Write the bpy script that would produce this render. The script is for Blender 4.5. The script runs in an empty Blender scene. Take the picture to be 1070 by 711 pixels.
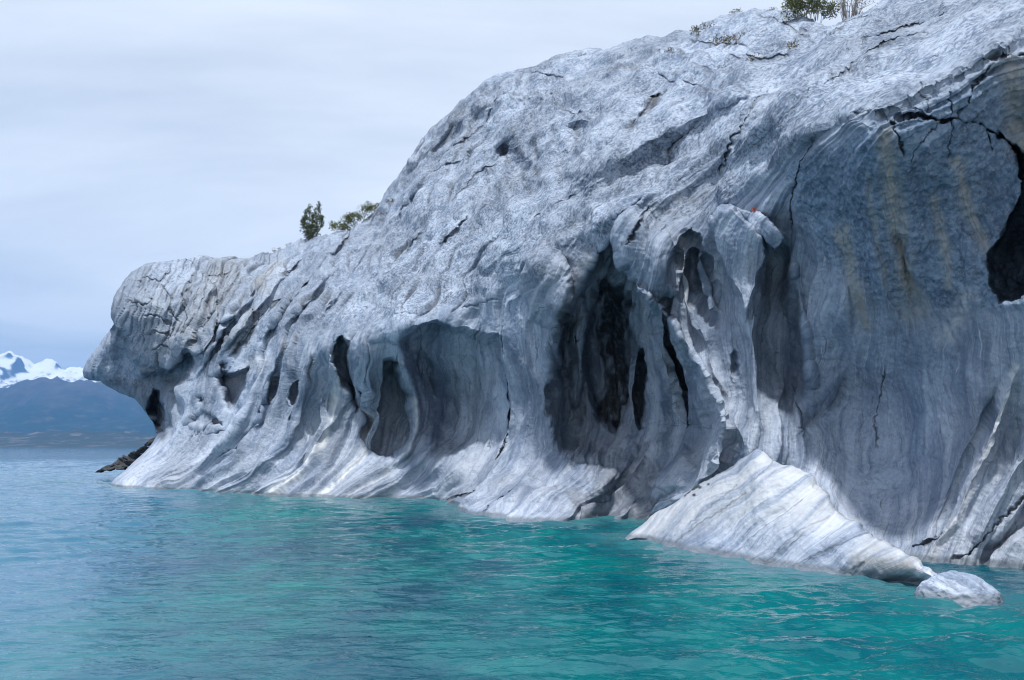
import bpy, bmesh, math, random
import numpy as np
from mathutils import Vector, Matrix

random.seed(7)
rng = np.random.default_rng(11)
scene = bpy.context.scene
R = math.radians

# ------------------------------------------------------------------ camera
CAM_H = 2.0                      # eye height above the lake, standing in a small boat
FOC = 850.0                      # focal length in pixels of a 1070 px wide frame
PITCH = math.atan((467 - 355.5) / FOC)
cam_d = bpy.data.cameras.new("camera")
cam = bpy.data.objects.new("camera", cam_d)
scene.collection.objects.link(cam)
cam.location = (0, 0, CAM_H)
cam.rotation_euler = (R(90) + PITCH, 0, 0)
cam_d.sensor_width = 36.0
cam_d.lens = 36.0 * FOC / 1070.0
cam_d.clip_start = 0.1
cam_d.clip_end = 60000.0
scene.camera = cam

# ------------------------------------------------------------------ light
SUN_EL, SUN_AZ = 70.0, 196.0     # azimuth measured from +Y (view direction) towards +X
sx = math.sin(R(SUN_AZ)) * math.cos(R(SUN_EL))
sy = math.cos(R(SUN_AZ)) * math.cos(R(SUN_EL))
sz = math.sin(R(SUN_EL))
sun_d = bpy.data.lights.new("sun", 'SUN')
sun_d.energy = 4.0
sun_d.angle = R(3.0)
sun_d.color = (1.0, 0.985, 0.965)
sun = bpy.data.objects.new("sun", sun_d)
scene.collection.objects.link(sun)
sun.rotation_euler = Vector((sx, sy, sz)).to_track_quat('Z', 'Y').to_euler()
sun.location = (20, 0, 60)

world = bpy.data.worlds.new("World")
scene.world = world
world.use_nodes = True
nt = world.node_tree
nt.nodes.clear()
def N(tree, kind, **kw):
    n = tree.nodes.new(kind)
    for k, v in kw.items():
        setattr(n, k, v)
    return n
w_out = N(nt, 'ShaderNodeOutputWorld')
w_bg = N(nt, 'ShaderNodeBackground')
w_bg.inputs['Strength'].default_value = 0.1
sky = N(nt, 'ShaderNodeTexSky', sky_type='NISHITA')
sky.sun_disc = False
sky.sun_elevation = R(SUN_EL)
sky.sun_rotation = R(SUN_AZ)
sky.altitude = 200
w_tc = N(nt, 'ShaderNodeTexCoord')
w_sep = N(nt, 'ShaderNodeSeparateXYZ')
nt.links.new(w_tc.outputs['Generated'], w_sep.inputs[0])
# thin high cloud: project the view direction on a flat layer
def wmath(op, a, b=None):
    m = N(nt, 'ShaderNodeMath', operation=op)
    for i, v in enumerate((a, b)):
        if v is None: continue
        if isinstance(v, (int, float)): m.inputs[i].default_value = v
        else: nt.links.new(v, m.inputs[i])
    return m.outputs[0]
zc = wmath('ADD', wmath('MAXIMUM', w_sep.outputs[2], 0.0), 0.10)
cx = wmath('DIVIDE', w_sep.outputs[0], zc)
cy = wmath('DIVIDE', w_sep.outputs[1], zc)
w_cmb = N(nt, 'ShaderNodeCombineXYZ')
cx = wmath('MULTIPLY', cx, 0.45)
nt.links.new(cx, w_cmb.inputs[0]); nt.links.new(cy, w_cmb.inputs[1])
w_n1 = N(nt, 'ShaderNodeTexNoise')
w_n1.inputs['Scale'].default_value = 0.55
w_n1.inputs['Detail'].default_value = 7
w_n1.inputs['Roughness'].default_value = 0.55
w_n1.inputs['Distortion'].default_value = 0.5
nt.links.new(w_cmb.outputs[0], w_n1.inputs['Vector'])
w_r1 = N(nt, 'ShaderNodeValToRGB')
w_r1.color_ramp.elements[0].position = 0.40
w_r1.color_ramp.elements[0].color = (0.62, 0.62, 0.62, 1)
w_r1.color_ramp.elements[1].position = 0.57
w_r1.color_ramp.elements[1].color = (1, 1, 1, 1)
nt.links.new(w_n1.outputs['Fac'], w_r1.inputs[0])
w_mix = N(nt, 'ShaderNodeMix', data_type='RGBA')
nt.links.new(w_r1.outputs[0], w_mix.inputs['Factor'])
nt.links.new(sky.outputs[0], w_mix.inputs['A'])
w_mix.inputs['B'].default_value = (8.35, 9.0, 9.85, 1)
nt.links.new(w_mix.outputs['Result'], w_bg.inputs['Color'])
nt.links.new(w_bg.outputs[0], w_out.inputs[0])

scene.view_settings.view_transform = 'Standard'
scene.view_settings.look = 'None'
scene.view_settings.exposure = 0.20
scene.view_settings.gamma = 1.0
scene.view_settings.use_curve_mapping = False
scene.cycles.use_denoising = True
scene.cycles.pixel_filter_type = 'BLACKMAN_HARRIS'
scene.cycles.filter_width = 1.15
scene.cycles.max_bounces = 5
scene.cycles.diffuse_bounces = 2
scene.cycles.glossy_bounces = 2
scene.cycles.volume_bounces = 0

# ------------------------------------------------------------------ helpers
def ray(px, py):
    """direction, scaled so that its forward (Y) part is 1"""
    u = (np.asarray(px, float) - 535.0) / FOC
    v = (355.5 - np.asarray(py, float)) / FOC
    s, c = math.sin(PITCH), math.cos(PITCH)
    y = c - v * s
    return u / y, (s + v * c) / y

def at(px, py, D):
    rx, rz = ray(px, py)
    D = np.asarray(D, float)
    return np.stack([rx * D, D + 0 * rx, CAM_H + rz * D], -1)

def dwater(px, py):
    return -CAM_H / ray(px, py)[1]

_perm = np.random.default_rng(5).permutation(256)
_perm = np.concatenate([_perm, _perm, _perm])
_g = np.random.default_rng(6).normal(size=(256, 3))
_g /= np.linalg.norm(_g, axis=1, keepdims=True)
def perlin(P):
    Pi = np.floor(P).astype(np.int64); F = P - Pi
    Pi &= 255
    U = F * F * F * (F * (F * 6 - 15) + 10)
    out = np.zeros(len(P))
    for dx in (0, 1):
        wx = U[:, 0] if dx else 1 - U[:, 0]
        hx = _perm[(Pi[:, 0] + dx) & 255]
        for dy in (0, 1):
            wy = U[:, 1] if dy else 1 - U[:, 1]
            hy = _perm[hx + ((Pi[:, 1] + dy) & 255)]
            for dz in (0, 1):
                wz = U[:, 2] if dz else 1 - U[:, 2]
                g = _g[_perm[hy + ((Pi[:, 2] + dz) & 255)]]
                d = g[:, 0] * (F[:, 0] - dx) + g[:, 1] * (F[:, 1] - dy) + g[:, 2] * (F[:, 2] - dz)
                out += wx * wy * wz * d
    return out * 1.6
def fbm(P, octs=4, gain=0.5, lac=2.03, ridged=False):
    out = np.zeros(len(P)); a = 1.0
    for o in range(octs):
        n = perlin(P + 17.3 * o)
        out += a * ((0.5 - np.abs(n)) * 2 - 0.4 if ridged else n)
        a *= gain; P = P * lac
    return out
def worley(P):
    """distance to the nearest of jittered cell points"""
    Pi = np.floor(P).astype(np.int64); F = P - Pi
    best = np.full(len(P), 9.0)
    jit = np.random.default_rng(9).random((256, 3))
    for dx in (-1, 0, 1):
        hx = _perm[(Pi[:, 0] + dx) & 255]
        for dy in (-1, 0, 1):
            hy = _perm[hx + ((Pi[:, 1] + dy) & 255)]
            for dz in (-1, 0, 1):
                j = jit[_perm[hy + ((Pi[:, 2] + dz) & 255)]]
                d = (F[:, 0] - dx - j[:, 0])**2 + (F[:, 1] - dy - j[:, 1])**2 + (F[:, 2] - dz - j[:, 2])**2
                np.minimum(best, d, out=best)
    return np.sqrt(best)

def sstep(a, b, x):
    t = np.clip((x - a) / (b - a), 0, 1)
    return t * t * (3 - 2 * t)

class TPS:
    """thin-plate spline through scattered points"""
    def __init__(s, pts, vals, smooth=0.0):
        p = np.array(pts, float) / 100.0; n = len(p)
        K = s.k(np.linalg.norm(p[:, None] - p[None], axis=-1)) + smooth * np.eye(n)
        A = np.zeros((n + 3, n + 3)); A[:n, :n] = K
        A[:n, n] = 1; A[:n, n+1:] = p; A[n, :n] = 1; A[n+1:, :n] = p.T
        b = np.zeros(n + 3); b[:n] = vals
        s.w = np.linalg.solve(A, b); s.p = p
    @staticmethod
    def k(r):
        return r * r * np.log(np.maximum(r, 1e-9))
    def __call__(s, x, y):
        q = np.stack([x, y], -1) / 100.0; n = len(s.p)
        out = s.w[n] + q @ s.w[n+1:]
        for i in range(n):
            out += s.w[i] * s.k(np.hypot(q[:, 0] - s.p[i, 0], q[:, 1] - s.p[i, 1]))
        return out

def seg_dist(x, y, pts):
    """distance to a polyline, the position 0..1 along it, the signed side"""
    best = np.full(x.shape, 1e9); along = np.zeros(x.shape); side = np.zeros(x.shape)
    n = len(pts) - 1
    for i in range(n):
        ax, ay = pts[i]; bx, by = pts[i+1]
        dx, dy = bx - ax, by - ay
        L2 = dx*dx + dy*dy + 1e-9
        t = np.clip(((x - ax)*dx + (y - ay)*dy) / L2, 0, 1)
        d = np.hypot(x - ax - t*dx, y - ay - t*dy)
        m = d < best
        best = np.where(m, d, best)
        along = np.where(m, (i + t)/n, along)
        side = np.where(m, np.sign((x-ax)*dy - (y-ay)*dx), side)
    return best, along, side

def poly_sd(x, y, pts):
    """signed distance to a closed outline, positive inside"""
    q = list(pts) + [pts[0]]
    d, _, _ = seg_dist(x, y, q)
    ins = np.zeros(x.shape, bool)
    for i in range(len(pts)):
        ax, ay = q[i]; bx, by = q[i+1]
        c = ((ay > y) != (by > y))
        if by != ay:
            c &= x < (bx - ax)*(y - ay)/(by - ay) + ax
        ins ^= c
    return np.where(ins, d, -d)

def interp_poly(pts, n):
    p = np.array(pts, float)
    return p

def mesh_from_grid(name, P, mat, parent=None, attrs=None, vecs=None):
    """P: rows x cols x 3 -> one smooth quad mesh"""
    nr, nc = P.shape[:2]
    me = bpy.data.meshes.new(name)
    idx = np.arange(nr*nc).reshape(nr, nc)
    q = np.stack([idx[:-1, :-1], idx[:-1, 1:], idx[1:, 1:], idx[1:, :-1]], -1).reshape(-1, 4)
    me.vertices.add(nr*nc)
    me.vertices.foreach_set("co", P.reshape(-1).astype(np.float32))
    me.loops.add(q.size); me.polygons.add(len(q))
    me.loops.foreach_set("vertex_index", q.reshape(-1).astype(np.int32))
    me.polygons.foreach_set("loop_start", (np.arange(len(q))*4).astype(np.int32))
    me.polygons.foreach_set("loop_total", np.full(len(q), 4, np.int32))
    me.polygons.foreach_set("use_smooth", np.ones(len(q), bool))
    me.update(calc_edges=True)
    for k, v in (attrs or {}).items():
        a = me.attributes.new(k, 'FLOAT', 'POINT')
        a.data.foreach_set("value", np.asarray(v, np.float32).reshape(-1))
    for k, v in (vecs or {}).items():
        a = me.attributes.new(k, 'FLOAT_VECTOR', 'POINT')
        a.data.foreach_set("vector", np.asarray(v, np.float32).reshape(-1))
    me.materials.append(mat)
    o = bpy.data.objects.new(name, me)
    scene.collection.objects.link(o)
    if parent: o.parent = parent
    return o

def grid_normals(P):
    du = np.gradient(P, axis=1); dv = np.gradient(P, axis=0)
    n = np.cross(du, dv)
    n /= np.linalg.norm(n, axis=-1, keepdims=True) + 1e-12
    return n

def blur(A, k):
    """box blur of a 2-D grid, k cells each way"""
    for ax in (0, 1):
        pad = [(0, 0)]*A.ndim; pad[ax] = (k+1, k)
        B = np.pad(A, pad, mode='edge')
        C = np.cumsum(B, axis=ax)
        sl1 = [slice(None)]*A.ndim; sl0 = [slice(None)]*A.ndim
        sl1[ax] = slice(2*k+1, None); sl0[ax] = slice(0, -(2*k+1))
        A = (C[tuple(sl1)] - C[tuple(sl0)])/(2*k+1)
    return A

def tag(o, label=None, cat=None, group=None, kind=None):
    if label: o['label'] = label
    if cat: o['category'] = cat
    if group: o['group'] = group
    if kind: o['kind'] = kind
    return o

# ------------------------------------------------------------------ materials
def new_mat(name):
    m = bpy.data.materials.new(name); m.use_nodes = True
    t = m.node_tree; t.nodes.clear()
    out = N(t, 'ShaderNodeOutputMaterial'); b = N(t, 'ShaderNodeBsdfPrincipled')
    t.links.new(b.outputs[0], out.inputs[0])
    return m, t, b, out
class T:
    """small node helper"""
    def __init__(s, t): s.t = t
    def put(s, sock, v):
        if v is None: return
        if isinstance(v, bpy.types.NodeSocket): s.t.links.new(v, sock)
        else: sock.default_value = v
    def math(s, op, a, b=None, c=None, clamp=False):
        m = N(s.t, 'ShaderNodeMath', operation=op); m.use_clamp = clamp
        for i, v in enumerate((a, b, c)): s.put(m.inputs[i], v)
        return m.outputs[0]
    def attr(s, name, vec=False):
        a = N(s.t, 'ShaderNodeAttribute'); a.attribute_name = name
        return a.outputs['Vector' if vec else 'Fac']
    def noise(s, vec, scale, detail=4, rough=0.55, dist=0.0):
        n = N(s.t, 'ShaderNodeTexNoise')
        s.put(n.inputs['Vector'], vec); n.inputs['Scale'].default_value = scale
        n.inputs['Detail'].default_value = detail; n.inputs['Roughness'].default_value = rough
        n.inputs['Distortion'].default_value = dist
        return n.outputs['Fac']
    def voronoi(s, vec, scale, feature='F1', smooth=0.3):
        n = N(s.t, 'ShaderNodeTexVoronoi', feature=feature)
        s.put(n.inputs['Vector'], vec); n.inputs['Scale'].default_value = scale
        if feature == 'SMOOTH_F1': n.inputs['Smoothness'].default_value = smooth
        return n.outputs['Distance']
    def vmul(s, vec, xyz):
        n = N(s.t, 'ShaderNodeVectorMath', operation='MULTIPLY')
        s.put(n.inputs[0], vec); n.inputs[1].default_value = xyz
        return n.outputs[0]
    def vadd(s, a, b):
        n = N(s.t, 'ShaderNodeVectorMath', operation='ADD')
        s.put(n.inputs[0], a); s.put(n.inputs[1], b)
        return n.outputs[0]
    def rng(s, v, a, b, c=0.0, d=1.0):
        n = N(s.t, 'ShaderNodeMapRange', interpolation_type='SMOOTHSTEP')
        s.put(n.inputs[0], v)
        for i, k in enumerate((a, b, c, d)): n.inputs[i+1].default_value = k
        return n.outputs[0]
    def mix(s, f, a, b, blend='MIX'):
        n = N(s.t, 'ShaderNodeMix', data_type='RGBA', blend_type=blend)
        s.put(n.inputs['Factor'], f); s.put(n.inputs['A'], a); s.put(n.inputs['B'], b)
        return n.outputs['Result']
    def bump(s, h, strength, dist, normal=None):
        n = N(s.t, 'ShaderNodeBump')
        s.put(n.inputs['Height'], h); n.inputs['Strength'].default_value = strength
        n.inputs['Distance'].default_value = dist
        if normal is not None: s.put(n.inputs['Normal'], normal)
        return n.outputs[0]

def make_marble():
    m, t, b, out = new_mat("marble")
    q = T(t)
    pos = N(t, 'ShaderNodeNewGeometry').outputs['Position']
    flow = q.attr('flow', True)          # x across the layers, y along them
    smooth = q.attr('polished')          # 1 on wave-washed lower rock, 0 on weathered upper rock
    stain_shade = q.attr('stain_shade'); tan = q.attr('tan'); crack = q.attr('crack'); washed = q.attr('washed'); blue_shade = q.attr('blue_shade'); pale = q.attr('pale')
    # layering, warped a little
    warp = q.noise(pos, 0.7, 4)
    wv = q.vadd(flow, q.vmul(q.math('SUBTRACT', warp, 0.5), (0.22, 0.0, 0.0)))
    b1 = q.noise(q.vmul(wv, (6.0, 0.3, 0)), 1.0, 3, 0.6)
    u2a = q.noise(pos, 0.9, 6, 0.6)
    b2 = q.noise(q.vmul(wv, (26.0, 0.9, 0)), 1.0, 4, 0.7)
    b3 = q.noise(q.vmul(wv, (75.0, 2.0, 0)), 1.0, 3, 0.7)
    bands = q.math('ADD', q.math('MULTIPLY', b1, 0.5), q.math('ADD', q.math('MULTIPLY', b2, 0.34), q.math('MULTIPLY', b3, 0.16)))
    f_low = q.rng(q.math('ADD', bands, q.math('MULTIPLY', q.math('SUBTRACT', u2a, 0.5), 0.28)), 0.39, 0.60)
    # weathered upper rock: grey with lichen-dark pits, streaks along the layers
    u1 = q.noise(q.vmul(wv, (22.0, 5.0, 0)), 1.0, 6, 0.68)
    u2 = q.noise(pos, 1.1, 7, 0.62)
    u3 = q.noise(pos, 11.0, 5, 0.65)
    up = q.math('ADD', q.math('MULTIPLY', u1, 0.16), q.math('ADD', q.math('MULTIPLY', u2, 0.34), q.math('MULTIPLY', u3, 0.50)))
    f_up = q.rng(up, 0.42, 0.56)
    col_low = q.mix(f_low, (0.14, 0.19, 0.275, 1), (0.36, 0.42, 0.52, 1))
    col_low = q.mix(washed, col_low, q.mix(f_low, (0.18, 0.23, 0.325, 1), (0.44, 0.49, 0.58, 1)))
    col_up = q.mix(f_up, (0.115, 0.16, 0.235, 1), (0.34, 0.395, 0.485, 1))
    col = q.mix(smooth, col_up, col_low)
    col = q.mix(blue_shade, col, q.mix(q.math('ADD', q.math('MULTIPLY', f_up, 0.68), q.math('MULTIPLY', f_low, 0.32)), (0.065, 0.12, 0.205, 1), (0.205, 0.285, 0.39, 1)))  # blue-dark rock colour deepens the shade on the bulge
    # broad tonal patches
    p1 = q.rng(q.noise(pos, 0.28, 4, 0.5), 0.35, 0.65, 0.78, 1.08)
    cm = N(t, 'ShaderNodeCombineXYZ')
    for i in range(3): t.links.new(p1, cm.inputs[i])
    col = q.mix(1.0, col, cm.outputs[0], 'MULTIPLY')
    # fine bright and dark specks
    vn = q.noise(q.vmul(wv, (48.0, 1.2, 0)), 1.0, 5, 0.75, 0.4)
    col = q.mix(q.math('MULTIPLY', q.rng(vn, 0.43, 0.34), q.rng(smooth, 0.2, 0.9, 0.10, 0.75)), col, (0.075, 0.09, 0.115, 1))
    col = q.mix(q.math('MULTIPLY', q.rng(vn, 0.60, 0.70), q.rng(smooth, 0.2, 0.9, 0.15, 0.6)), col, (0.58, 0.60, 0.63, 1))
    # hairline joints and pits with dirt in them
    g1 = q.noise(q.vmul(wv, (9.0, 3.0, 0)), 1.0, 6, 0.6, 0.6); g2 = q.noise(pos, 1.6, 7, 0.6, 0.5); gm = q.noise(pos, 1.3, 4, 0.6)
    j1 = q.math('MULTIPLY', q.rng(q.math('ABSOLUTE', q.math('SUBTRACT', g1, 0.5)), 0.0, 0.020, 1, 0), q.rng(gm, 0.55, 0.64))
    j2 = q.math('MULTIPLY', q.rng(q.math('ABSOLUTE', q.math('SUBTRACT', g2, 0.5)), 0.0, 0.016, 1, 0), q.rng(gm, 0.56, 0.46))
    pit = q.rng(q.noise(q.vmul(pos, (1, 1, 1.6)), 6.5, 6, 0.72), 0.43, 0.34)
    pit = q.math('MULTIPLY', pit, q.rng(q.noise(pos, 0.9, 5, 0.6), 0.36, 0.55))
    joints = q.math('MAXIMUM', q.math('MAXIMUM', j1, j2), pit)
    joints = q.math('MULTIPLY', joints, q.rng(smooth, 0.0, 0.95, 0.85, 0.26))
    col = q.mix(joints, col, (0.045, 0.055, 0.075, 1))
    mid = q.noise(pos, 5.0, 7, 0.72)
    col = q.mix(q.rng(mid, 0.46, 0.32, 0, 0.55), col, (0.11, 0.145, 0.20, 1))
    # dark weathering streaks running down the layers of the upper rock
    ws = q.noise(q.vmul(wv, (15.0, 1.1, 0)), 1.0, 6, 0.72, 0.3)
    col = q.mix(q.math('MULTIPLY', q.rng(ws, 0.53, 0.68), q.rng(smooth, 0.1, 0.9, 0.40, 0.22)), col, (0.085, 0.11, 0.15, 1))
    sp = q.noise(pos, 24.0, 4, 0.75)
    col = q.mix(q.rng(sp, 0.60, 0.74, 0, 0.55), col, (0.66, 0.68, 0.70, 1))
    col = q.mix(q.rng(sp, 0.40, 0.27, 0, 0.6), col, (0.09, 0.10, 0.12, 1))
    col = q.mix(pale, col, (0.64, 0.645, 0.65, 1))
    tn = q.math('MULTIPLY', tan, q.rng(q.noise(q.vmul(wv, (40.0, 2.0, 0)), 1.0, 4, 0.7), 0.30, 0.58))
    col = q.mix(tn, col, (0.275, 0.27, 0.255, 1))
    sn = q.math('MULTIPLY', stain_shade, q.rng(q.noise(q.vmul(pos, (6.0, 6.0, 2.0)), 1.0, 5, 0.7), 0.30, 0.55, 0.55, 1.0))
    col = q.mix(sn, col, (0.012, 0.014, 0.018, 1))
    col = q.mix(q.math('MULTIPLY', crack, 0.85), col, (0.035, 0.036, 0.04, 1))
    sp_ = N(t, 'ShaderNodeSeparateXYZ'); t.links.new(pos, sp_.inputs[0])
    wet = q.rng(q.math('ADD', sp_.outputs[2], q.math('MULTIPLY', q.math('SUBTRACT', u2, 0.5), 0.12)), 0.15, 0.06)
    col = q.mix(q.math('MULTIPLY', wet, 0.7), col, (0.10, 0.12, 0.14, 1))
    t.links.new(col, b.inputs['Base Color'])
    q.put(b.inputs['Roughness'], q.rng(smooth, 0, 1, 0.8, 0.55))
    b.inputs['Specular IOR Level'].default_value = 0.35
    # relief below the mesh resolution
    sc1 = q.voronoi(q.vadd(q.vmul(pos, (1, 1, 1.3)), q.vmul(q.math('SUBTRACT', u2, 0.5), (0.8, 0.8, 0.8))), 6.5, 'SMOOTH_F1', 0.5)
    h_up = q.math('ADD', q.math('MULTIPLY', sc1, 0.35), q.math('ADD', q.math('MULTIPLY', u3, 0.7), q.math('MULTIPLY', u1, 1.0)))
    h_low = q.math('ADD', q.math('MULTIPLY', b2, 0.5), q.math('ADD', q.math('MULTIPLY', b3, 0.35), q.math('MULTIPLY', q.noise(pos, 16.0, 5, 0.7), 0.45)))
    hm = N(t, 'ShaderNodeMix', data_type='FLOAT')
    q.put(hm.inputs['Factor'], smooth); q.put(hm.inputs['A'], h_up); q.put(hm.inputs['B'], h_low)
    hh = q.math('SUBTRACT', hm.outputs['Result'], q.math('MULTIPLY', joints, 0.5))
    t.links.new(q.bump(hh, 0.5, 0.07), b.inputs['Normal'])
    return m
MARBLE = make_marble()

# ------------------------------------------------------------------ the marble cliff
# outline of the rock where it leaves the lake, its left edge and its skyline
BOT = [(112,507),(130,510),(160,511),(200,513),(250,516),(300,519),(350,521),(400,521),(440,522),(470,528),(500,538),(540,545),
       (585,547),(605,542),(640,541),(668,543),(700,549),(760,560),(850,585),(930,591),(985,593),(1030,595),(1070,599),(1130,604),(1230,612)]
LEFT = [(112,507),(126,496),(139,484),(155,468),(164,456),(160,441),(148,426),(139,417),(125,411),(112,403),(103,397),(94,397),(88,394),(87,388),(92,377),
        (99,366),(110,351),(119,339),(117,330),(117,319),(119,311),(123,303),(129,293),(137,284),(152,275),(178,272)]
TOP = [(178,272),(205,271),(230,271),(248,270),(262,267),(280,263),(292,261),(300,256),(310,254),(322,249),(335,247),(345,243),(365,240),(385,230),(392,222),
       (400,211),(406,200),(415,187),(428,168),(440,150),(450,137),(460,126),(475,110),(490,99),(505,89),(520,81),(537,74),(555,68),(575,62),(600,54),
       (625,50),(650,46),(670,42),(690,37),(705,31),(720,27),(740,22),(760,18),(775,14),(790,11),(810,11),(830,16),(845,22),(860,25),(875,25),
       (888,21),(900,15),(920,6),(960,-16),(1000,-30),(1060,-48),(1130,-62),(1240,-80)]
CTRL = [ # image position and distance of the bare mass, before hollows and ribs
 (780,470,17.5),(760,520,18.4),(820,520,16.9),(850,545,15.7),(900,560,15.0),(925,525,16.0),(920,480,17.0),(900,420,17.2),(860,440,17.4),(1062,545,13.6),(1062,450,13.8),(1062,395,13.5),
 (1120,450,13.3),(1120,560,12.9),(1000,550,14.2),(990,470,14.9),(960,410,15.8),(1000,360,14.4),(960,310,14.4),(900,310,15.2),(850,310,16.7),(820,330,17.2),(1120,300,11.6),
 (900,230,14.1),(950,210,13.5),(1000,190,13.2),(1030,230,13.3),(850,230,15.7),(900,132,13.3),(850,158,15.0),(950,104,12.9),(1000,82,12.6),(1060,50,12.2),(800,180,16.9),(1060,120,12.6),(1120,120,12.0),
 (800,110,18.8),(900,80,15.8),(1000,40,14.5),(1065,12,13.8),(850,50,21.5),(900,20,22.0),(830,20,26.5),(760,26,31.0),(700,40,33.0),(1000,-20,20.0),(1120,-40,18.0),(1120,20,13.4),(1230,-50,17.0),(1230,40,12.6),(1230,120,11.2),(1230,300,11.0),(1230,450,12.2),(1230,560,12.2),
 (720,100,26.5),(720,170,22.0),(650,100,30.0),(650,190,23.8),(600,64,37.0),(560,150,33.0),(560,230,27.5),(500,110,40.0),(500,200,34.5),(500,280,30.3),(460,140,42.0),(440,220,37.0),
 (420,300,32.6),(415,200,43.0),(387,238,44.0),(345,250,45.0),(292,268,46.3),(230,278,46.0),(180,282,46.0),(350,300,38.0),(300,350,37.0),(250,330,40.5),(200,340,43.0),(150,330,44.0),
 (125,312,45.0),(105,372,46.5),(92,388,47.0),(120,398,46.5),(160,430,45.5),(168,456,43.5),(190,470,41.0),(150,490,41.5),(250,470,37.0),(250,420,38.2),(300,430,35.7),(350,420,34.8),
 (300,480,35.0),(400,480,33.4),(400,400,34.2),(360,360,33.0),(420,350,30.9),(470,345,30.0),(470,420,33.2),(440,470,33.0),(520,480,28.5),(530,400,28.6),(530,320,27.6),(540,270,26.8),
 (570,300,25.0),(590,510,25.0),(570,430,26.2),(640,400,23.2),(640,490,23.2),(620,270,23.2),(670,270,21.0),(700,330,20.8),(740,300,19.4),(790,280,18.2),(800,400,17.9),(760,400,18.7),
 (720,450,21.0),(700,500,21.6)]
pts = [(x, y) for x, y, d in CTRL]; vals = [math.log(d) for x, y, d in CTRL]
for i in range(len(BOT) - 1):
    for f in (0, .5):
        x = BOT[i][0]*(1-f) + BOT[i+1][0]*f; y = BOT[i][1]*(1-f) + BOT[i+1][1]*f
        pts.append((x, y)); vals.append(math.log(float(dwater(x, y))))
DEPTH = TPS(pts, vals, 0.0004)

# traced lines of the marble's layering; a line's number says how far right it runs
LINES = {
 120:[(115,500),(150,470),(165,400),(185,330),(215,275),(240,240)],
 200:[(150,509),(200,482),(226,445),(240,390),(262,335),(300,275),(330,225)],
 300:[(225,514),(270,486),(300,442),(313,390),(336,330),(380,260),(410,215)],
 350:[(290,518),(330,482),(350,442),(360,390),(368,345),(402,290),(442,220),(480,150),(520,84)],
 430:[(350,520),(400,490),(424,456),(432,420),(427,380),(432,330),(470,265),(520,190),(570,120),(605,55)],
 480:[(400,521),(450,496),(480,460),(490,420),(484,370),(494,318),(532,250),(600,160),(680,62)],
 530:[(470,528),(508,500),(530,460),(534,420),(526,370),(526,312),(584,232),(662,140),(742,40)],
 590:[(530,544),(572,510),(600,470),(606,400),(604,330),(634,262),(700,172),(780,80),(840,15)],
 660:[(590,546),(640,512),(665,470),(668,400),(660,330),(684,244),(742,190),(840,92),(920,12)],
 750:[(680,545),(720,520),(745,480),(756,430),(748,380),(738,320),(764,220),(830,150),(920,82),(1000,20)],
 820:[(780,560),(800,480),(802,420),(802,350),(816,272),(844,182),(904,120),(1000,62),(1070,16)],
 900:[(880,585),(890,500),(902,420),(906,330),(894,240),(892,175),(924,132),(1000,98),(1080,60)],
 960:[(955,590),(975,530),(982,470),(976,400),(960,310),(948,220),(956,160)],
 1010:[(988,593),(1008,540),(1036,470),(1048,400),(1040,330),(1014,250),(1004,160),(1040,110)],
 1080:[(1040,598),(1072,520),(1088,430),(1086,320),(1074,220),(1080,140)],
 1130:[(1100,600),(1130,500),(1135,400),(1130,280)],
}
lp, lv = [], []
for c, l in LINES.items():
    for p in l: lp.append(p); lv.append(c/100.0)
STRATA = TPS(lp, lv, 0.01)

def polyline_y(pts, x):
    p = np.array(pts, float)
    return np.interp(x, p[:, 0], p[:, 1])

NS, NT = 1500, 820
s = np.linspace(0, 1, NS)[None, :]; t = np.linspace(0, 1, NT)[:, None]
bx = 112 + (1230 - 112)*s; tx = 178 + (1230 - 178)*s
by = polyline_y(BOT, bx); ty = polyline_y(TOP, tx)
L = np.array(LEFT, float)
Ls = np.concatenate([[0], np.cumsum(np.hypot(*np.diff(L, axis=0).T))]); Ls /= Ls[-1]
lx = np.interp(t, Ls, L[:, 0]); ly = np.interp(t, Ls, L[:, 1])
wl = (1 - s)**9
# rows near the left edge follow its arc length, further right they are even in height
PX = (1-t)*bx + t*tx + wl*(lx - ((1-t)*112 + t*178))
PY = (1-t)*by + t*ty + wl*(ly - ((1-t)*507 + t*272))
x = PX.reshape(-1).copy(); y = PY.reshape(-1).copy()

D = np.exp(DEPTH(x, y))
C = STRATA(x, y)
stain_shade = np.zeros_like(x); tan = np.zeros_like(x); crack = np.zeros_like(x); pale = np.zeros_like(x)

# gentle wobble so traced outlines are not ruler-smooth
q3 = np.stack([x/16, y/16, 0*x], -1)
wx_ = x + 2.2*perlin(q3) + 1.0*perlin(q3*2.7 + 9); wy_ = y + 2.2*perlin(q3 + 31) + 1.0*perlin(q3*2.7 + 77)

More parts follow.
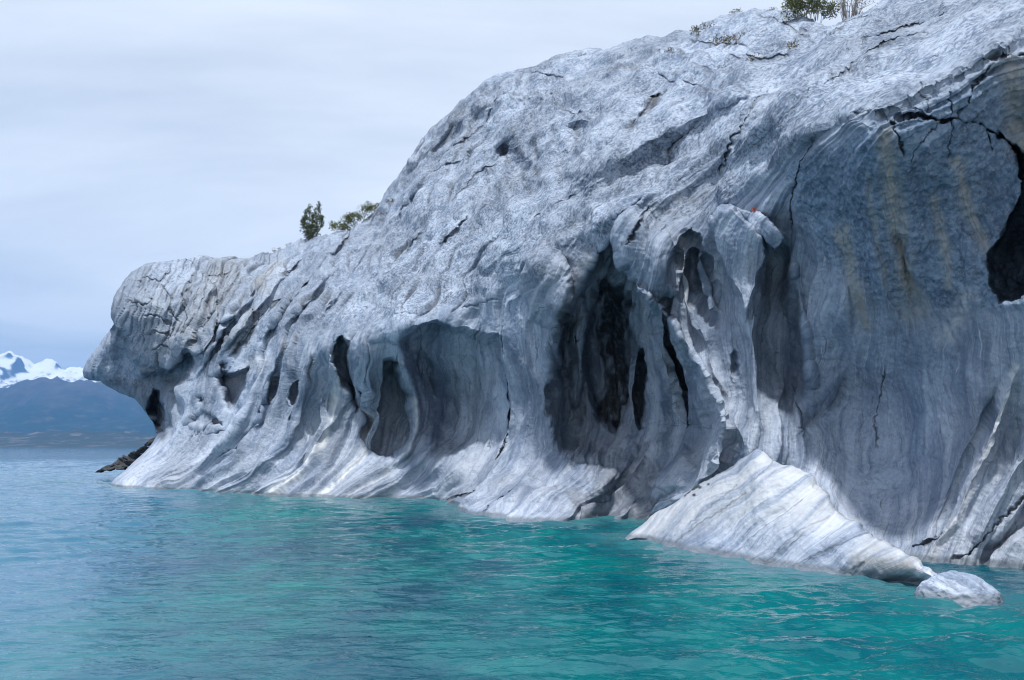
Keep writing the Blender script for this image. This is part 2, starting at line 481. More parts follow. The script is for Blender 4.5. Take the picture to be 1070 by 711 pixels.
q4 = np.stack([x/55, y/55, 0*x + 5], -1)
sxw, syw = x + 3*perlin(q4), y + 3*perlin(q4 + 40)
def near(pts, m):
    """indices of the grid points within m px of the outline's box"""
    xs = [p[0] for p in pts]; ys = [p[1] for p in pts]
    return np.nonzero((x > min(xs)-m) & (x < max(xs)+m) & (y > min(ys)-m) & (y < max(ys)+m))[0]
def recess(pts, depth, w0, w1=None, power=1.0):
    """hollow: sharp rim w0 px wide at its top, w1 px wide at its foot"""
    k = near(pts, 8)
    sd = poly_sd(wx_[k], wy_[k], pts)
    ys = [p[1] for p in pts]; f = np.clip((y[k] - min(ys))/(max(ys) - min(ys)), 0, 1)
    w = w0 + ((w1 or w0) - w0)*f**1.3
    D[k] += depth*sstep(0, 1, np.clip(sd/w, 0, 1))**power
def dome(pts, depth, w):
    """hollow whose floor keeps falling away towards its middle"""
    k = near(pts, 8)
    sd = np.clip(poly_sd(wx_[k], wy_[k], pts)/w, 0, 1)
    D[k] += depth*np.sin(sd*math.pi/2)
def lobe(cx, cy, rx, ry, amp, rot=0.0, sharp=1.0):
    k = near([(cx, cy)], 2.2*max(rx, ry))
    c_, s_ = math.cos(R(rot)), math.sin(R(rot))
    u = ((wx_[k]-cx)*c_ + (wy_[k]-cy)*s_)/rx; v = (-(wx_[k]-cx)*s_ + (wy_[k]-cy)*c_)/ry
    r2 = u*u + v*v
    D[k] -= amp*(np.sqrt(np.clip(1 - r2, 0, 1))**sharp if sharp < 1.5 else np.exp(-r2*1.5))
def rib(pts, w, amp, wr=None):
    """ridge (amp>0) or groove (amp<0) along a line; wr: width on its right side"""
    k = near(pts, 3*max(w, wr or 0))
    d, al, sd = seg_dist(sxw[k], syw[k], pts)
    ww = np.where(sd > 0, w, wr or w)
    D[k] -= amp*np.exp(-(d/ww)**2)*np.minimum(1, np.minimum(al, 1-al)*6 + 0.15)
def step(pts, w, amp, reach):
    """a ledge: rock on the right-hand side of the line sits amp closer, dying out over reach px"""
    k = near(pts, 5*reach)
    d, al, sd = seg_dist(wx_[k], wy_[k], pts)
    fade = np.minimum(1, np.minimum(al, 1-al)*5)
    D[k] -= amp*np.where(sd > 0, sstep(-w, w, d), sstep(-w, w, -d))*np.exp(-np.maximum(d, 0)/reach)*fade
_j = np.stack([x/7, y/7, 0*x+3], -1)
fox, foy = x + 2.2*perlin(_j) + 1.0*perlin(_j*2.3), y + 2.2*perlin(_j+50) + 1.0*perlin(_j*2.3+5)
fww = 0.55 + 0.8*np.clip(perlin(np.stack([x/12, y/12, 0*x+8], -1))+0.4, 0, 1.4)
def fissure(pts, w, depth, dark=1.0):
    w = w*0.72
    k = near(pts, 3*w + 8)
    d, al, _ = seg_dist(fox[k], foy[k], pts)
    m = np.exp(-(d/(w*fww[k]))**2)*np.minimum(1, np.minimum(al, 1-al)*8 + 0.1)
    D[k] += depth*m
    crack[k] = np.maximum(crack[k], dark*m)

# --- headland
recess([(119,338),(130,350),(140,377),(150,387),(160,389),(178,382),(192,364),(205,372),(200,392),(188,415),(181,440),(172,458),(150,470),(130,440),(90,410),(70,395),(85,360)], 2.8, 3.5, 12)
recess([(160,405),(172,408),(181,425),(181,446),(172,458),(158,446),(150,428)], 2.2, 6, 8)
lobe(170, 326, 58, 60, 0.9, 20, 0.35)
lobe(110, 372, 20, 26, 0.6, 30, 3)
step([(192,364),(214,336),(240,300),(262,268)], 2.0, -0.7, 22)
fissure([(192,366),(214,338),(240,302),(262,270)], 2.0, 0.35, 0.9)
for l in ([(205,282),(196,300),(186,330),(175,360)],[(222,275),(210,300),(200,325)],[(228,276),(215,305),(205,335)],[(236,278),(222,302)],[(248,272),(232,296),(222,318)]):
    fissure(l, 1.3, 0.12, 0.6)
fissure([(140,293),(155,290),(168,296),(178,285),(181,276)], 1.2, 0.15, 0.8)
step([(196,314),(170,320),(145,313),(124,303)], 2.5, 0.4, 18)
for l in ([(165,298),(180,311),(177,325),(191,341)],[(203,298),(191,317),(197,336),(190,352)],[(148,352),(165,346),(183,353),(198,350)],[(228,296),(216,316),(222,331)],[(128,313),(150,319),(162,314)],[(240,284),(228,290),(214,288)],[(156,368),(170,360),(184,366)],[(252,282),(243,302),(230,322)]):
    fissure(l, 1.4, 0.14, 0.8)
fissure([(150,330),(165,330),(180,340)], 1.6, 0.15, 0.7)
# --- diagonal beds right of the headland
for l, a in (([(205,400),(226,360),(248,330),(268,305),(296,268)], 1.0),([(232,372),(252,345),(285,305),(322,262)], 1.0),([(270,360),(300,320),(340,272),(372,240)], 0.9),
             ([(300,345),(335,300),(385,245)], 0.8),([(330,340),(365,290),(398,240)], 0.6)):
    step(l, 2.2, a, 20)
for l in ([(310,310),(335,282),(362,250),(372,237)],[(240,375),(262,345),(276,322)],[(318,270),(305,282),(292,290)],[(296,300),(272,335),(258,355)],[(225,372),(238,352),(246,338)]):
    fissure(l, 1.6, 0.3, 0.85)
recess([(222,345),(232,335),(246,330),(250,338),(242,352),(230,362),(222,360)], 0.5, 3)
recess([(224,394),(232,386),(245,388),(262,383),(260,400),(252,420),(245,437),(236,430),(230,412)], 2.0, 3, 16)
recess([(229,380),(235,376),(240,381),(238,388),(231,388)], 0.6, 3)
recess([(207,415),(216,411),(222,417),(217,426),(210,424)], 0.9, 3)
recess([(197,447),(205,433),(218,428),(229,431),(236,440),(234,449)], 0.9, 3, 3)
lobe(212, 441, 14, 9, 0.4, 0, 1)
recess([(309,396),(312,408),(309,424),(303,424),(301,414),(305,402)], 1.2, 3, 6)
recess([(303,426),(306,436),(303,446),(299,440)], 0.5, 3, 5)
for l, w, a in (([(276,345),(268,400),(250,450),(215,480),(150,505)], 6, 0.35),([(300,355),(290,400),(276,440),(250,470)], 4, -0.4),([(322,350),(318,400),(310,440),(280,480),(220,508)], 8, 0.5),
             ([(340,350),(342,400),(336,440),(312,478),(262,512)], 6, 0.4),([(290,372),(282,410),(270,435)], 2.2, -0.4)):
    rib(l, w, a)
fissure([(286,395),(282,415),(272,435)], 1.6, 0.3, 0.7)
fissure([(228,475),(245,470),(258,462)], 2.0, 0.2, 0.95)
fissure([(200,459),(225,453),(235,450)], 1.4, 0.15, 0.7)
# --- the slot and scooped caves in the middle
recess([(356,348),(363,358),(369,385),(376,405),(379,428),(372,434),(362,416),(350,394),(345,378),(349,360)], 1.9, 3, 12)
recess([(378,402),(384,418),(387,444),(381,464),(376,446)], 1.2, 3, 6)
step([(366,352),(372,380),(380,405),(390,430),(392,450)], 2.5, 0.45, 14)
recess([(400,376),(410,374),(420,388),(430,414),(432,444),(425,466),(412,478),(398,477),(388,466),(394,440),(400,410)], 2.1, 4, 4)
recess([(414,354),(420,347),(434,340),(458,333),(474,342),(500,346),(522,352),(527,380),(532,430),(522,470),(497,500),(455,492),(438,478),(436,445),(432,415),(426,392),(418,370)], 2.1, 6, 60)
rib([(408,366),(424,386),(434,414),(437,444),(428,470),(408,490)], 4, 0.55)
lobe(420, 346, 34, 14, 0.5, -12, 1)
for l, w, a in (([(452,350),(456,390),(458,430),(448,470),(420,500)], 4, 0.22),([(474,356),(482,400),(480,440),(462,480),(430,508)], 4, 0.28),([(498,360),(506,400),(506,440),(490,478),(455,508)], 5, 0.35),([(488,356),(494,400),(493,440),(476,478)], 3, -0.22)):
    rib(l, w, a)
rib([(535,300),(540,340),(543,390),(546,430),(540,470),(520,500),(485,530)], 9, 0.55)
rib([(512,290),(514,330),(518,360)], 10, 0.5)
fissure([(524,350),(527,385),(529,430),(527,462),(516,488)], 1.5, 0.6, 0.85)
fissure([(508,498),(494,512),(478,518),(460,522)], 2.0, 0.4, 0.9)
fissure([(556,492),(540,512),(512,532),(504,540)], 1.4, 0.2, 0.8)
fissure([(480,322),(500,318),(520,312)], 1.2, 0.1, 0.4)
# --- the great cave
recess([(640,246),(650,276),(668,300),(690,318),(712,350),(736,388),(752,418),(756,450),(747,482),(726,506),(704,522),(684,545),(600,548),(592,535),(612,512),(596,496),(574,470),(563,432),(568,392),(573,352),(588,322),(606,292),(626,262)], 2.5, 5, 62)
step([(747,484),(757,450),(753,418),(738,388),(714,350),(690,318),(668,300),(650,280)], 2.2, 0.9, 24)
dome([(640,246),(668,300),(700,340),(738,396),(752,440),(735,480),(690,500),(620,500),(585,470),(572,432),(576,370),(592,325),(610,292),(628,262)], 1.5, 70)
lobe(572, 303, 26, 40, 1.0, 8, 0.8)
lobe(548, 270, 30, 36, 0.5, 0, 3)
lobe(585, 355, 9, 16, 0.5, 0, 0.9)
recess([(618,300),(640,292),(656,310),(660,350),(658,410),(652,446),(636,452),(620,440),(612,400),(610,350)], 1.0, 8, 14)
lobe(604, 370, 11, 62, 0.7, 4, 0.9)
recess([(600,352),(604,348),(606,356),(602,362)], 0.4, 2)
lobe(706, 440, 40, 95, 0.6, -12, 0.9)
recess([(664,372),(670,362),(674,385),(672,420),(674,448),(668,454),(662,430),(661,400)], 1.2, 3, 6)
recess([(690,322),(698,330),(706,362),(716,396),(720,424),(728,446),(722,452),(712,432),(704,398),(694,360)], 1.1, 3, 5)
lobe(640, 505, 50, 34, 0.8, -30, 3)
rib([(606,545),(640,500),(668,470)], 7, 0.3)
rib([(640,545),(668,512),(690,490)], 7, 0.3)
rib([(758,420),(756,452),(748,485),(724,510)], 5, 0.5)
lobe(676, 268, 32, 52, 1.1, -22, 0.8)
recess([(700,268),(708,252),(718,238),(730,244),(742,276),(752,318),(752,345),(735,345),(716,336),(700,306),(690,285)], 0.7, 6, 28)
rib([(716,250),(714,285),(720,320),(735,360)], 4, 0.35)
rib([(730,258),(733,290),(742,330)], 3, 0.45)
recess([(722,258),(727,262),(727,300),(722,305),(719,285)], 0.7, 3, 5)
rib([(690,330),(720,360),(748,400),(762,430),(770,470)], 8, 0.28)
# tooth-shaped overhang with its flat top
recess([(742,228),(765,214),(800,248),(806,268),(796,300),(784,334),(779,340),(770,318),(752,292),(740,262)], -0.8, 4, 9)
recess([(800,270),(818,252),(832,280),(842,330),(850,380),(848,420),(822,446),(800,430),(788,390),(788,330)], 0.9, 9, 36)
recess([(765,360),(768,372),(768,392),(764,402),(762,385)], 0.5, 4, 6)
k = near([(762,214),(822,268)], 6)
sd_ = poly_sd(wx_[k], wy_[k], [(762,214),(790,222),(823,247),(811,269),(799,250)])
D[k] -= 0.8*sstep(0, 2.5, sd_)*np.clip(((x[k]-762)*0.5 + (y[k]-214)*0.85)/48, 0, 1)
rib([(792,300),(786,350),(790,400),(798,450)], 7, 0.35)
rib([(826,262),(836,320),(846,380),(850,405)], 4, 0.3)
# --- the big right-hand bulge and the hollow below it
lobe(960, 200, 105, 100, 0.3, 10, 3)
recess([(832,432),(862,402),(890,380),(888,424),(862,448),(828,470)], 0.4, 18, 24)
rib([(868,255),(882,320),(896,380)], 8, 0.25)
rib([(908,250),(925,310),(940,350)], 7, 0.22)
rib([(936,240),(950,290),(962,330)], 5, -0.2)
recess([(1041,139),(1058,148),(1075,160),(1100,190),(1112,250),(1100,300),(1066,318),(1043,320),(1033,298),(1031,266),(1046,244),(1060,216),(1065,190),(1058,163)], 1.9, 5, 12)
for l, w, a in (([(1062,385),(1042,440),(1016,500),(996,545),(966,580)], 7, 0.2),([(1050,390),(1024,450),(1000,505),(975,555)], 4, -0.15),([(1085,440),(1046,520),(1020,570)], 9, 0.22),([(1070,430),(1038,500),(1010,555)], 4, -0.12),
             ([(1120,470),(1070,540),(1030,585)], 4, -0.35)):
    rib(l, w, a)
fissure([(1085,505),(1062,528),(1030,562),(1012,580),(992,584)], 1.2, 0.10, 0.6)
fissure([(985,555),(972,562),(952,566)], 1.3, 0.15, 0.9)
yl = polyline_y([(740,190),(790,163),(840,143),(900,118),(960,92),(1000,72),(1060,40),(1130,5),(1260,-60)], wx_)
dk = np.clip(wy_ - yl, 0, 400)
D += 1.1*(1 - np.exp(-dk/46))*sstep(770, 830, x)*(1 - 0.6*sstep(60, 430, dk))
D -= 0.35*np.exp(-((wy_ - yl + 14)/14)**2)*sstep(790, 850, x)
# cracks in the bulge
for l, w, d_ in (([(930,121),(960,121),(985,126),(1006,124),(1026,132),(1042,141),(1052,148)], 2.0, 0.3),([(930,121),(938,142),(946,165)], 1.0, 0.1),([(1000,122),(1012,98),(1038,66)], 1.0, 0.1),
                ([(994,90),(992,130),(990,168)], 0.9, 0.08),([(1018,118),(1030,140),(1036,160)], 1.0, 0.1),([(853,140),(838,172),(829,205),(826,250)], 1.1, 0.1),([(1024,62),(1050,58),(1085,56)], 1.3, 0.15),
                ([(930,121),(900,112),(880,118)], 0.8, 0.06),([(986,127),(960,150),(950,170)], 0.7, 0.05),([(960,80),(968,100),(972,118)], 0.7, 0.05),
                ([(928,380),(920,410),(912,440),(916,470)], 0.8, 0.06),([(826,400),(836,430),(832,460)], 0.9, 0.08)):
    fissure(l, w, d_, 0.85)
# --- weathered upper slope
fissure([(691,97),(684,104),(674,120),(666,130),(656,142)], 5.5, 0.35, 1.0)
fissure([(686,99),(676,110),(668,126),(657,136)], 3.5, 0.25, 1.0)
fissure([(700,95),(690,99),(678,103)], 2.0, 0.15, 0.9)
for l, a in (([(684,60),(706,56),(730,60),(752,70)], 0.5),([(700,78),(728,74),(760,80),(790,74)], 0.5),([(742,40),(770,40),(795,36)], 0.45),([(770,58),(800,56),(835,40)], 0.5),([(626,76),(655,70),(682,72)], 0.4),([(730,98),(762,94),(786,96)], 0.4),([(505,112),(530,100),(560,98),(590,104)], 0.5)):
    step(l[::-1], 1.6, 1.7*a, 15)
    fissure(l, 1.5, 0.12, 0.55)
fissure([(580,110),(600,118),(622,122),(642,115)], 1.8, 0.3, 0.7)
step([(642,115),(622,122),(600,118),(575,108)], 2.5, 0.5, 18)
for l in ([(800,95),(762,148),(742,182)],[(838,110),(900,62),(962,28)],[(470,216),(500,182),(522,172)],[(395,300),(420,262),(442,240)],[(556,228),(588,216),(604,204)],[(690,172),(704,150),(726,134)],[(900,52),(950,24),(990,8)],[(455,262),(476,240),(488,222)],[(545,75),(570,80),(592,82)],[(450,180),(470,160),(500,130),(530,84)],[(412,230),(440,196),(462,178),(500,160)],[(640,232),(655,222),(672,208)],[(655,255),(668,232),(678,215)],
          [(784,14),(812,24),(838,34),(850,42)],[(720,44),(742,46),(760,44),(784,52)],[(760,62),(780,60),(800,62),(838,44)],[(715,36),(728,34),(742,32)],[(800,18),(830,32),(845,30)],[(690,80),(700,88),(735,92)],
          [(850,55),(868,38),(892,24),(930,10)]):
    fissure(l, 1.5, 0.25, 0.6)
step([(810,82),(740,112),(680,140),(620,165),(560,183),(504,190)], 5, 1.3, 34)
step([(500,300),(560,262),(610,238),(650,215),(700,180)][::-1], 6, 0.7, 30)
step([(540,82),(500,108),(470,128),(440,160),(405,205)], 4, 0.8, 26)
for l, w, a in (([(520,150),(545,180),(560,215)], 14, -1.3),([(545,140),(560,165),(566,190)], 7, -0.3),([(528,150),(532,175)], 6, -0.3),([(600,128),(606,150),(600,172)], 10, -1.1),([(580,136),(588,160),(584,182)], 6, -0.3),([(575,150),(590,190),(585,215)], 14, -0.7),([(480,290),(540,222),(620,175),(720,112),(800,84)], 18, 1.0),([(400,300),(450,250),(520,200)], 14, 0.7),
             ([(640,196),(720,140),(830,70)], 12, -0.7),([(600,250),(680,200),(760,150),(880,80)], 16, 0.6),([(760,185),(850,115),(960,45),(1060,5)], 12, -0.5),([(420,190),(470,150),(500,110)], 10, -0.9)):
    rib(l, w, a)

# --- broad colour patches and streaks; some put shade into hollows and undersides
def blob(A, pts, w, v, n=0.0):
    k = near(pts, 3*w + 2*n)
    sd = poly_sd(wx_[k], wy_[k], pts)
    if n: sd = sd + n*perlin(np.stack([x[k]/9, y[k]/22, 0*k+1], -1)) + 0.5*n*perlin(np.stack([x[k]/4, y[k]/9, 0*k+6], -1))
    A[k] = np.maximum(A[k], v*sstep(-w, w, sd))
    return A
stain_shade = blob(stain_shade, [(626,296),(642,290),(652,312),(654,360),(652,410),(648,440),(640,446),(630,440),(624,425),(628,390),(624,345)], 6, 0.97, 13)
stain_shade = blob(stain_shade, [(582,318),(592,312),(592,350),(588,378),(580,370)], 3, 0.85, 5)
stain_shade = blob(stain_shade, [(692,330),(698,335),(706,370),(714,405),(710,415),(700,385)], 2, 0.9, 3)
stain_shade = blob(stain_shade, [(664,375),(670,370),(672,400),(670,445),(664,430)], 2, 0.8, 3)  # black inside the two slots
stain_shade = blob(stain_shade, [(600,405),(612,400),(612,440),(604,446),(596,430)], 4, 0.5, 8)
stain_shade = blob(stain_shade, [(1036,270),(1060,225),(1080,200),(1150,200),(1104,296),(1060,312),(1042,306)], 8, 0.6, 12)  # darkens the inside of the right-hand hole, deepening its shade
stain_shade = blob(stain_shade, [(150,428),(168,420),(180,440),(172,458),(160,446)], 3, 0.75, 6)
stain_shade = blob(stain_shade, [(152,390),(180,384),(192,398),(182,440),(168,455),(152,432),(126,410),(106,400),(112,392),(136,400)], 8, 0.42, 9)  # shade under the headland block put into the colour
stain_shade = blob(stain_shade, [(128,404),(150,418),(160,430),(150,430),(135,416)], 2, 0.5, 5)
stain_shade = blob(stain_shade, [(590,512),(640,515),(690,520),(678,543),(600,545)], 6, 0.5, 8)
stain_shade = blob(stain_shade, [(620,470),(680,460),(690,500),(650,520),(610,530)], 12, 0.45, 10)
stain_shade = blob(stain_shade, [(630,262),(668,305),(705,345),(745,410),(748,460),(720,505),(640,535),(600,500),(572,450),(572,390),(580,345),(600,310)], 18, 0.18, 18)  # mottled darkening over the whole cave interior, deepening its shade
for l, w, v in (([(925,140),(932,200),(942,260),(955,330)], 9, 1.0),([(880,240),(892,290),(905,340)], 7, 0.85),([(1000,170),(1012,220),(1030,260)], 6, 0.85),([(1058,70),(1060,110),(1068,150)], 14, 0.9),
             ([(978,210),(988,260),(990,300)], 5, 0.85),([(905,180),(915,240),(925,300)], 4, 0.5),([(618,270),(600,300),(600,340)], 8, 0.35),([(360,420),(356,450),(340,480)], 5, 0.25),([(235,285),(215,320),(195,350)], 26, 0.40),([(160,330),(170,370)], 26, 0.35),([(290,275),(272,300)], 8, 0.7),([(265,375),(250,395)],7,0.5),([(262,330),(245,360)],9,0.5)):
    d, al, _ = seg_dist(wx_, wy_, l)
    tan = np.maximum(tan, v*np.exp(-(d/w)**2))
mottle = np.clip(0.55 + 1.3*perlin(np.stack([x/6, y/11, 0*x + 15], -1)) + 0.8*perlin(np.stack([x/2.6, y/3.4, 0*x + 19], -1)), 0, 1.3)
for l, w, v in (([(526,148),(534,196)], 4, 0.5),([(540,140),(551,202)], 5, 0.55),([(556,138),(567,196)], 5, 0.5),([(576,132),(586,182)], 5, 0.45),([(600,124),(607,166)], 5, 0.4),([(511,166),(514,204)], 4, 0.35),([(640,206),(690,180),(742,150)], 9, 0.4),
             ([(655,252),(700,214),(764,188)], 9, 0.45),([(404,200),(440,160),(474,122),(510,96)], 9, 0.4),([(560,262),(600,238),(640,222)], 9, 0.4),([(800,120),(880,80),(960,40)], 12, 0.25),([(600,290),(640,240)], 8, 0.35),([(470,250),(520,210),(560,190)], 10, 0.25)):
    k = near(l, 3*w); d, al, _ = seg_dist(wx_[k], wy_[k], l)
    stain_shade[k] = np.maximum(stain_shade[k], v*np.exp(-(d/w)**2)*mottle[k])  # dark streaks along these lines, broken up by noise
for l, w, v in (([(1060,385),(1044,440),(1022,495),(1003,540),(975,578)], 5, 0.7),([(352,400),(350,430),(338,465),(310,500),(285,516)], 3.2, 0.85),([(384,432),(378,470),(350,500),(318,518)], 2.6, 0.85),
             ([(434,415),(437,444),(428,470),(404,494),(360,518)], 2.4, 0.4),([(1010,310),(996,335),(990,350)], 10, 0.4),([(716,250),(714,285),(720,320)], 3, 0.45)):
    d, al, _ = seg_dist(wx_, wy_, l)
    pale = np.maximum(pale, v*np.exp(-(d/w)**2)*np.clip(0.75 + perlin(np.stack([x/5, y/9, 0*x], -1)), 0, 1))

# the skyline and left edge turn away from the eye
dl = seg_dist(x, y, LEFT)[0]; dt = seg_dist(x, y, TOP)[0]
rq = np.clip(1 - dt/16, 0, 1); D = D + 1.2*(1 - np.sqrt(1 - 0.98*rq*rq))
lq = np.clip(1 - dl/13, 0, 1)*(y < 452); D = D + 0.9*(1 - np.sqrt(1 - 0.98*lq*lq))

P = at(x, y, D).reshape(NT, NS, 3)

# polished lower rock / weathered upper rock
EDGE = [(80,420),(165,400),(200,400),(240,372),(300,350),(340,340),(400,338),(470,325),(520,300),(560,290),(610,262),(650,240),(700,232),(760,220),(810,165),(900,118),(1000,72),(1130,10),(1260,-40)]
ye = polyline_y(EDGE, x)
pn = perlin(np.stack([x/40, y/40, 0*x], -1))
polished = np.maximum(sstep(-22, 22, y - ye + 16*pn), 0.42*sstep(430, 330, x + 0.6*(y-250) + 20*pn))
right_bulge = sstep(0, 30, poly_sd(x, y, [(800,165),(900,120),(1000,75),(1260,-40),(1260,330),(1000,340),(900,330),(850,280)]))
# --- relief along the normals, from broad to fine
nrm = blur(grid_normals(P), 3)
nrm /= np.linalg.norm(nrm, axis=-1, keepdims=True)
nr = nrm.reshape(-1, 3)
W = P.reshape(-1, 3)
sc = np.clip(D/25.0, 0.45, 1.8)
warp = 0.10*perlin(W*0.6)
Cw = C + warp
along = y/100.0
fl_w = np.clip(0.75 + 0.8*perlin(np.stack([C*1.1, along*0.6, 0*C + 33], -1)), 0.2, 1.4)
flute = (0.5 - np.abs(perlin(np.stack([Cw*2.7 + 0.15*along, along*0.22, 0*C + 81], -1))))*fl_w + 0.45*(0.5 - np.abs(perlin(np.stack([Cw*6.1, along*0.4, 0*C + 85], -1))))*fl_w
uneven = np.clip(0.55 + 1.1*perlin(np.stack([C*1.7, along*0.8, 0*C + 12], -1)), 0.05, 1.5)
uneven2 = np.clip(0.3 + 1.5*perlin(np.stack([C*3.1, along*1.4, 0*C + 23], -1)), 0.0, 1.3)
hm_ = sstep(300, 265, x + 0.5*(y-300))*sstep(375, 345, y)
hb = (C + 0.3*warp)*13 + 0.22*perlin(np.stack([Cw*3, along*5, 0*C + 90], -1))
hfr = (hb - np.floor(hb)); hfr = hfr - sstep(0.8, 1.0, hfr) - 0.4
hl = hfr*(0.3 + perlin(np.stack([np.floor(hb)*0.9, along*2.5, 0*C + 95], -1)).clip(0, 1)*1.5)*hm_
bw = Cw*3.4 + 0.35*perlin(np.stack([Cw*1.2, along*1.5, 0*C + 60], -1)) + 0.12*perlin(np.stack([Cw*6, along*5, 0*C + 61], -1))
fr = bw - np.floor(bw)
ln_ = np.exp(-((fr - 0.95)/0.05)**2)*sstep(0.0, 0.35, perlin(np.stack([np.floor(bw + 0.05)*1.7, along*3.0, 0*C + 75], -1)))*sstep(640, 430, x)*sstep(430, 380, y)
hln = np.exp(-((hb - np.floor(hb) - 0.9)/0.08)**2)*sstep(-0.22, 0.12, perlin(np.stack([np.floor(hb + 0.1)*1.3, along*5.0, 0*C + 98], -1)))*hm_
crack = np.maximum(crack, np.maximum(0.85*ln_, 0.9*hln))
amp_b = 0.35 + 0.65*np.clip(perlin(np.stack([np.floor(bw)*0.73, along*1.1, 0*C + 70], -1)) + 0.6, 0, 1.4)
terr = (fr - sstep(0.86, 1.0, fr)*1.0 - 0.4)*amp_b*sstep(450, 360, x + 0.5*(y-250))*sstep(440, 370, y)*sstep(170, 215, x)
terr += 0.5*(fr - sstep(0.86, 1.0, fr) - 0.4)*amp_b*sstep(360, 450, x)*sstep(640, 480, x)*(1-polished)
beds = fbm(np.stack([Cw*4.2, along*0.5, 0*C + 40], -1), 3, 0.6, ridged=True)*sstep(440, 340, x + 0.6*(y-250))*sstep(460, 380, y)
lay1 = fbm(np.stack([Cw*6.5, along*0.4, 0*C], -1), 2, 0.5)*uneven
lay2 = fbm(np.stack([Cw*17, along*0.8, 0*C + 4], -1), 2, 0.55)*uneven2
lay3 = fbm(np.stack([Cw*46, along*1.6, 0*C + 4], -1), 2, 0.6)*uneven2
big = fbm(W*0.42, 3, 0.5)
chunk = fbm(W*np.array([1.1, 1.1, 1.4]), 5, 0.46)
rough = fbm(np.stack([Cw*13, along*3.6, 0*C + 2], -1), 4, 0.62, ridged=True)
fold = fbm(np.stack([Cw*3.0, along*1.0, 0*C + 52], -1), 3, 0.55, ridged=True)
scal = worley(np.stack([W[:, 0]*1.6, W[:, 1]*1.6, W[:, 2]*2.2], -1) + 0.5*perlin(W*1.2)[:, None])
scal2 = worley(W*np.array([4.0, 4.0, 5.0]) + 0.5*perlin(W*3)[:, None])
scal3 = worley(W*np.array([8.0, 8.0, 7.0]) + 0.5*perlin(W*5)[:, None])
fine = fbm(W*6.0, 3, 0.6)
rm = 0.22 + 0.95*sstep(-0.30, 0.45, perlin(W*0.22 + 4.0) + 0.5*perlin(W*0.7 + 9.0))
h_up = 0.32*big + 0.085*chunk*rm + 0.10*fold*sc*(1.15 - 0.5*rm) + 0.34*terr + 0.024*rough*sc*rm + 0.02*lay2*sc - 0.022*(0.6 - scal)*rm + 0.020*(scal2 - 0.4)*rm + 0.012*fine*rm
flat_ = 1 - 0.65*sstep(-10, 60, poly_sd(x, y, [(820,340),(1250,330),(1250,620),(900,600),(850,520),(830,440)]))
flat_ = flat_*(1 - 0.65*sstep(-10, 20, poly_sd(x, y, [(392,345),(470,325),(532,345),(540,440),(500,500),(400,490),(385,440)])))
flat_ = flat_*(1 - 0.8*sstep(-15, 15, poly_sd(x, y, [(735,215),(775,205),(830,240),(800,300),(785,345),(770,330)])))
h_low = 0.16*big + 0.60*flat_*(flute - 0.4)*np.clip(sc, 0.6, 1.4) + 0.03*chunk + 0.12*beds + 0.42*terr + 0.13*lay1*sc + 0.05*lay2*sc + 0.012*lay3*sc + 0.016*fine
h_bul = 0.12*big + 0.14*(flute - 0.4) + 0.025*chunk + 0.06*lay1*sc + 0.075*(scal2 - 0.4) + 0.045*(scal3 - 0.4) + 0.025*fine - 0.06*(0.6 - scal)
zw = W[:, 2] + 0.5*perlin(W*0.8) + 0.25*perlin(W*2.5)
washed = sstep(4.2, 0.7, zw)  # wave-washed foot; its paling also adds to the sunlit contrast
h = h_up*(1 - polished) + h_low*polished
h = h*(1 - right_bulge) + h_bul*right_bulge + 0.20*hl - 0.10*np.maximum(ln_, 0.7*hln)
fade_e = np.minimum(sstep(0, 14, dl)*0.75 + 0.25, sstep(0, 10, dt)*0.3 + 0.7)
W = W + nr*(h*fade_e*np.where(nr @ np.array([0, -1.0, 0]) > -2, 1, 1))[:, None]
P = W.reshape(NT, NS, 3)
pol_s = polished*(1 - 0.6*right_bulge)
blue_z = np.maximum(right_bulge, 0.5*sstep(-10, 40, poly_sd(x, y, [(800,300),(1045,300),(1030,360),(990,470),(950,540),(900,545),(860,480),(830,430)]) + 14*perlin(np.stack([x/22, y/22, 0*x + 2], -1))))  # where shade is put into the colour: the bulge and wall below

def extend(P, grids):
    """add the parts the eye cannot see: the foot under water, the back beyond the skyline, both ends"""
    top = P[-1]; bot = P[0]
    up = [top + np.array(v) for v in ((0.1, 0.7, -0.05), (0.5, 2.5, -0.7), (1.5, 7, -5), (2, 9, -22))]
    dn = [bot + np.array(v) for v in ((-0.5, -0.9, -2.6), (-0.12, -0.25, -0.55))]
    Q = np.concatenate([np.stack(dn), P, np.stack(up)], 0)
    lf = Q[:, :1]; lf = [lf + np.array(v) for v in ((4, 9, -1.5), (1.2, 3.0, -0.2), (0.25, 0.8, 0))]
    rt = [Q[:, -1:] + np.array(v) for v in ((2, 0.4, 0), (9, 4, 0))]
    Q = np.concatenate(lf + [Q] + rt, 1)
    G = [np.pad(g.reshape(P.shape[0], P.shape[1], -1), ((2, 4), (3, 2), (0, 0)), mode='edge') for g in grids]
    return Q, G
flow = np.stack([C, along, 0*C], -1)
Pq, (g_pol, g_st, g_tan, g_cr, g_pale, g_flow, g_wash, g_blue) = extend(P, [pol_s, stain_shade, tan, crack, pale, flow, washed, blue_z])
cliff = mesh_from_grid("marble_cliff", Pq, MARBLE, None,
    dict(polished=g_pol, stain_shade=g_st, tan=g_tan, crack=g_cr, pale=g_pale, washed=g_wash, blue_shade=g_blue), dict(flow=g_flow))
tag(cliff, "huge grey banded marble cliff with wave-carved caves rising from the turquoise lake", "cliff")

def surf(px, py):
    """world point of the finished cliff surface nearest an image position"""
    i = np.argmin((x - px)**2 + (y - py)**2)
    return Vector(W[i])

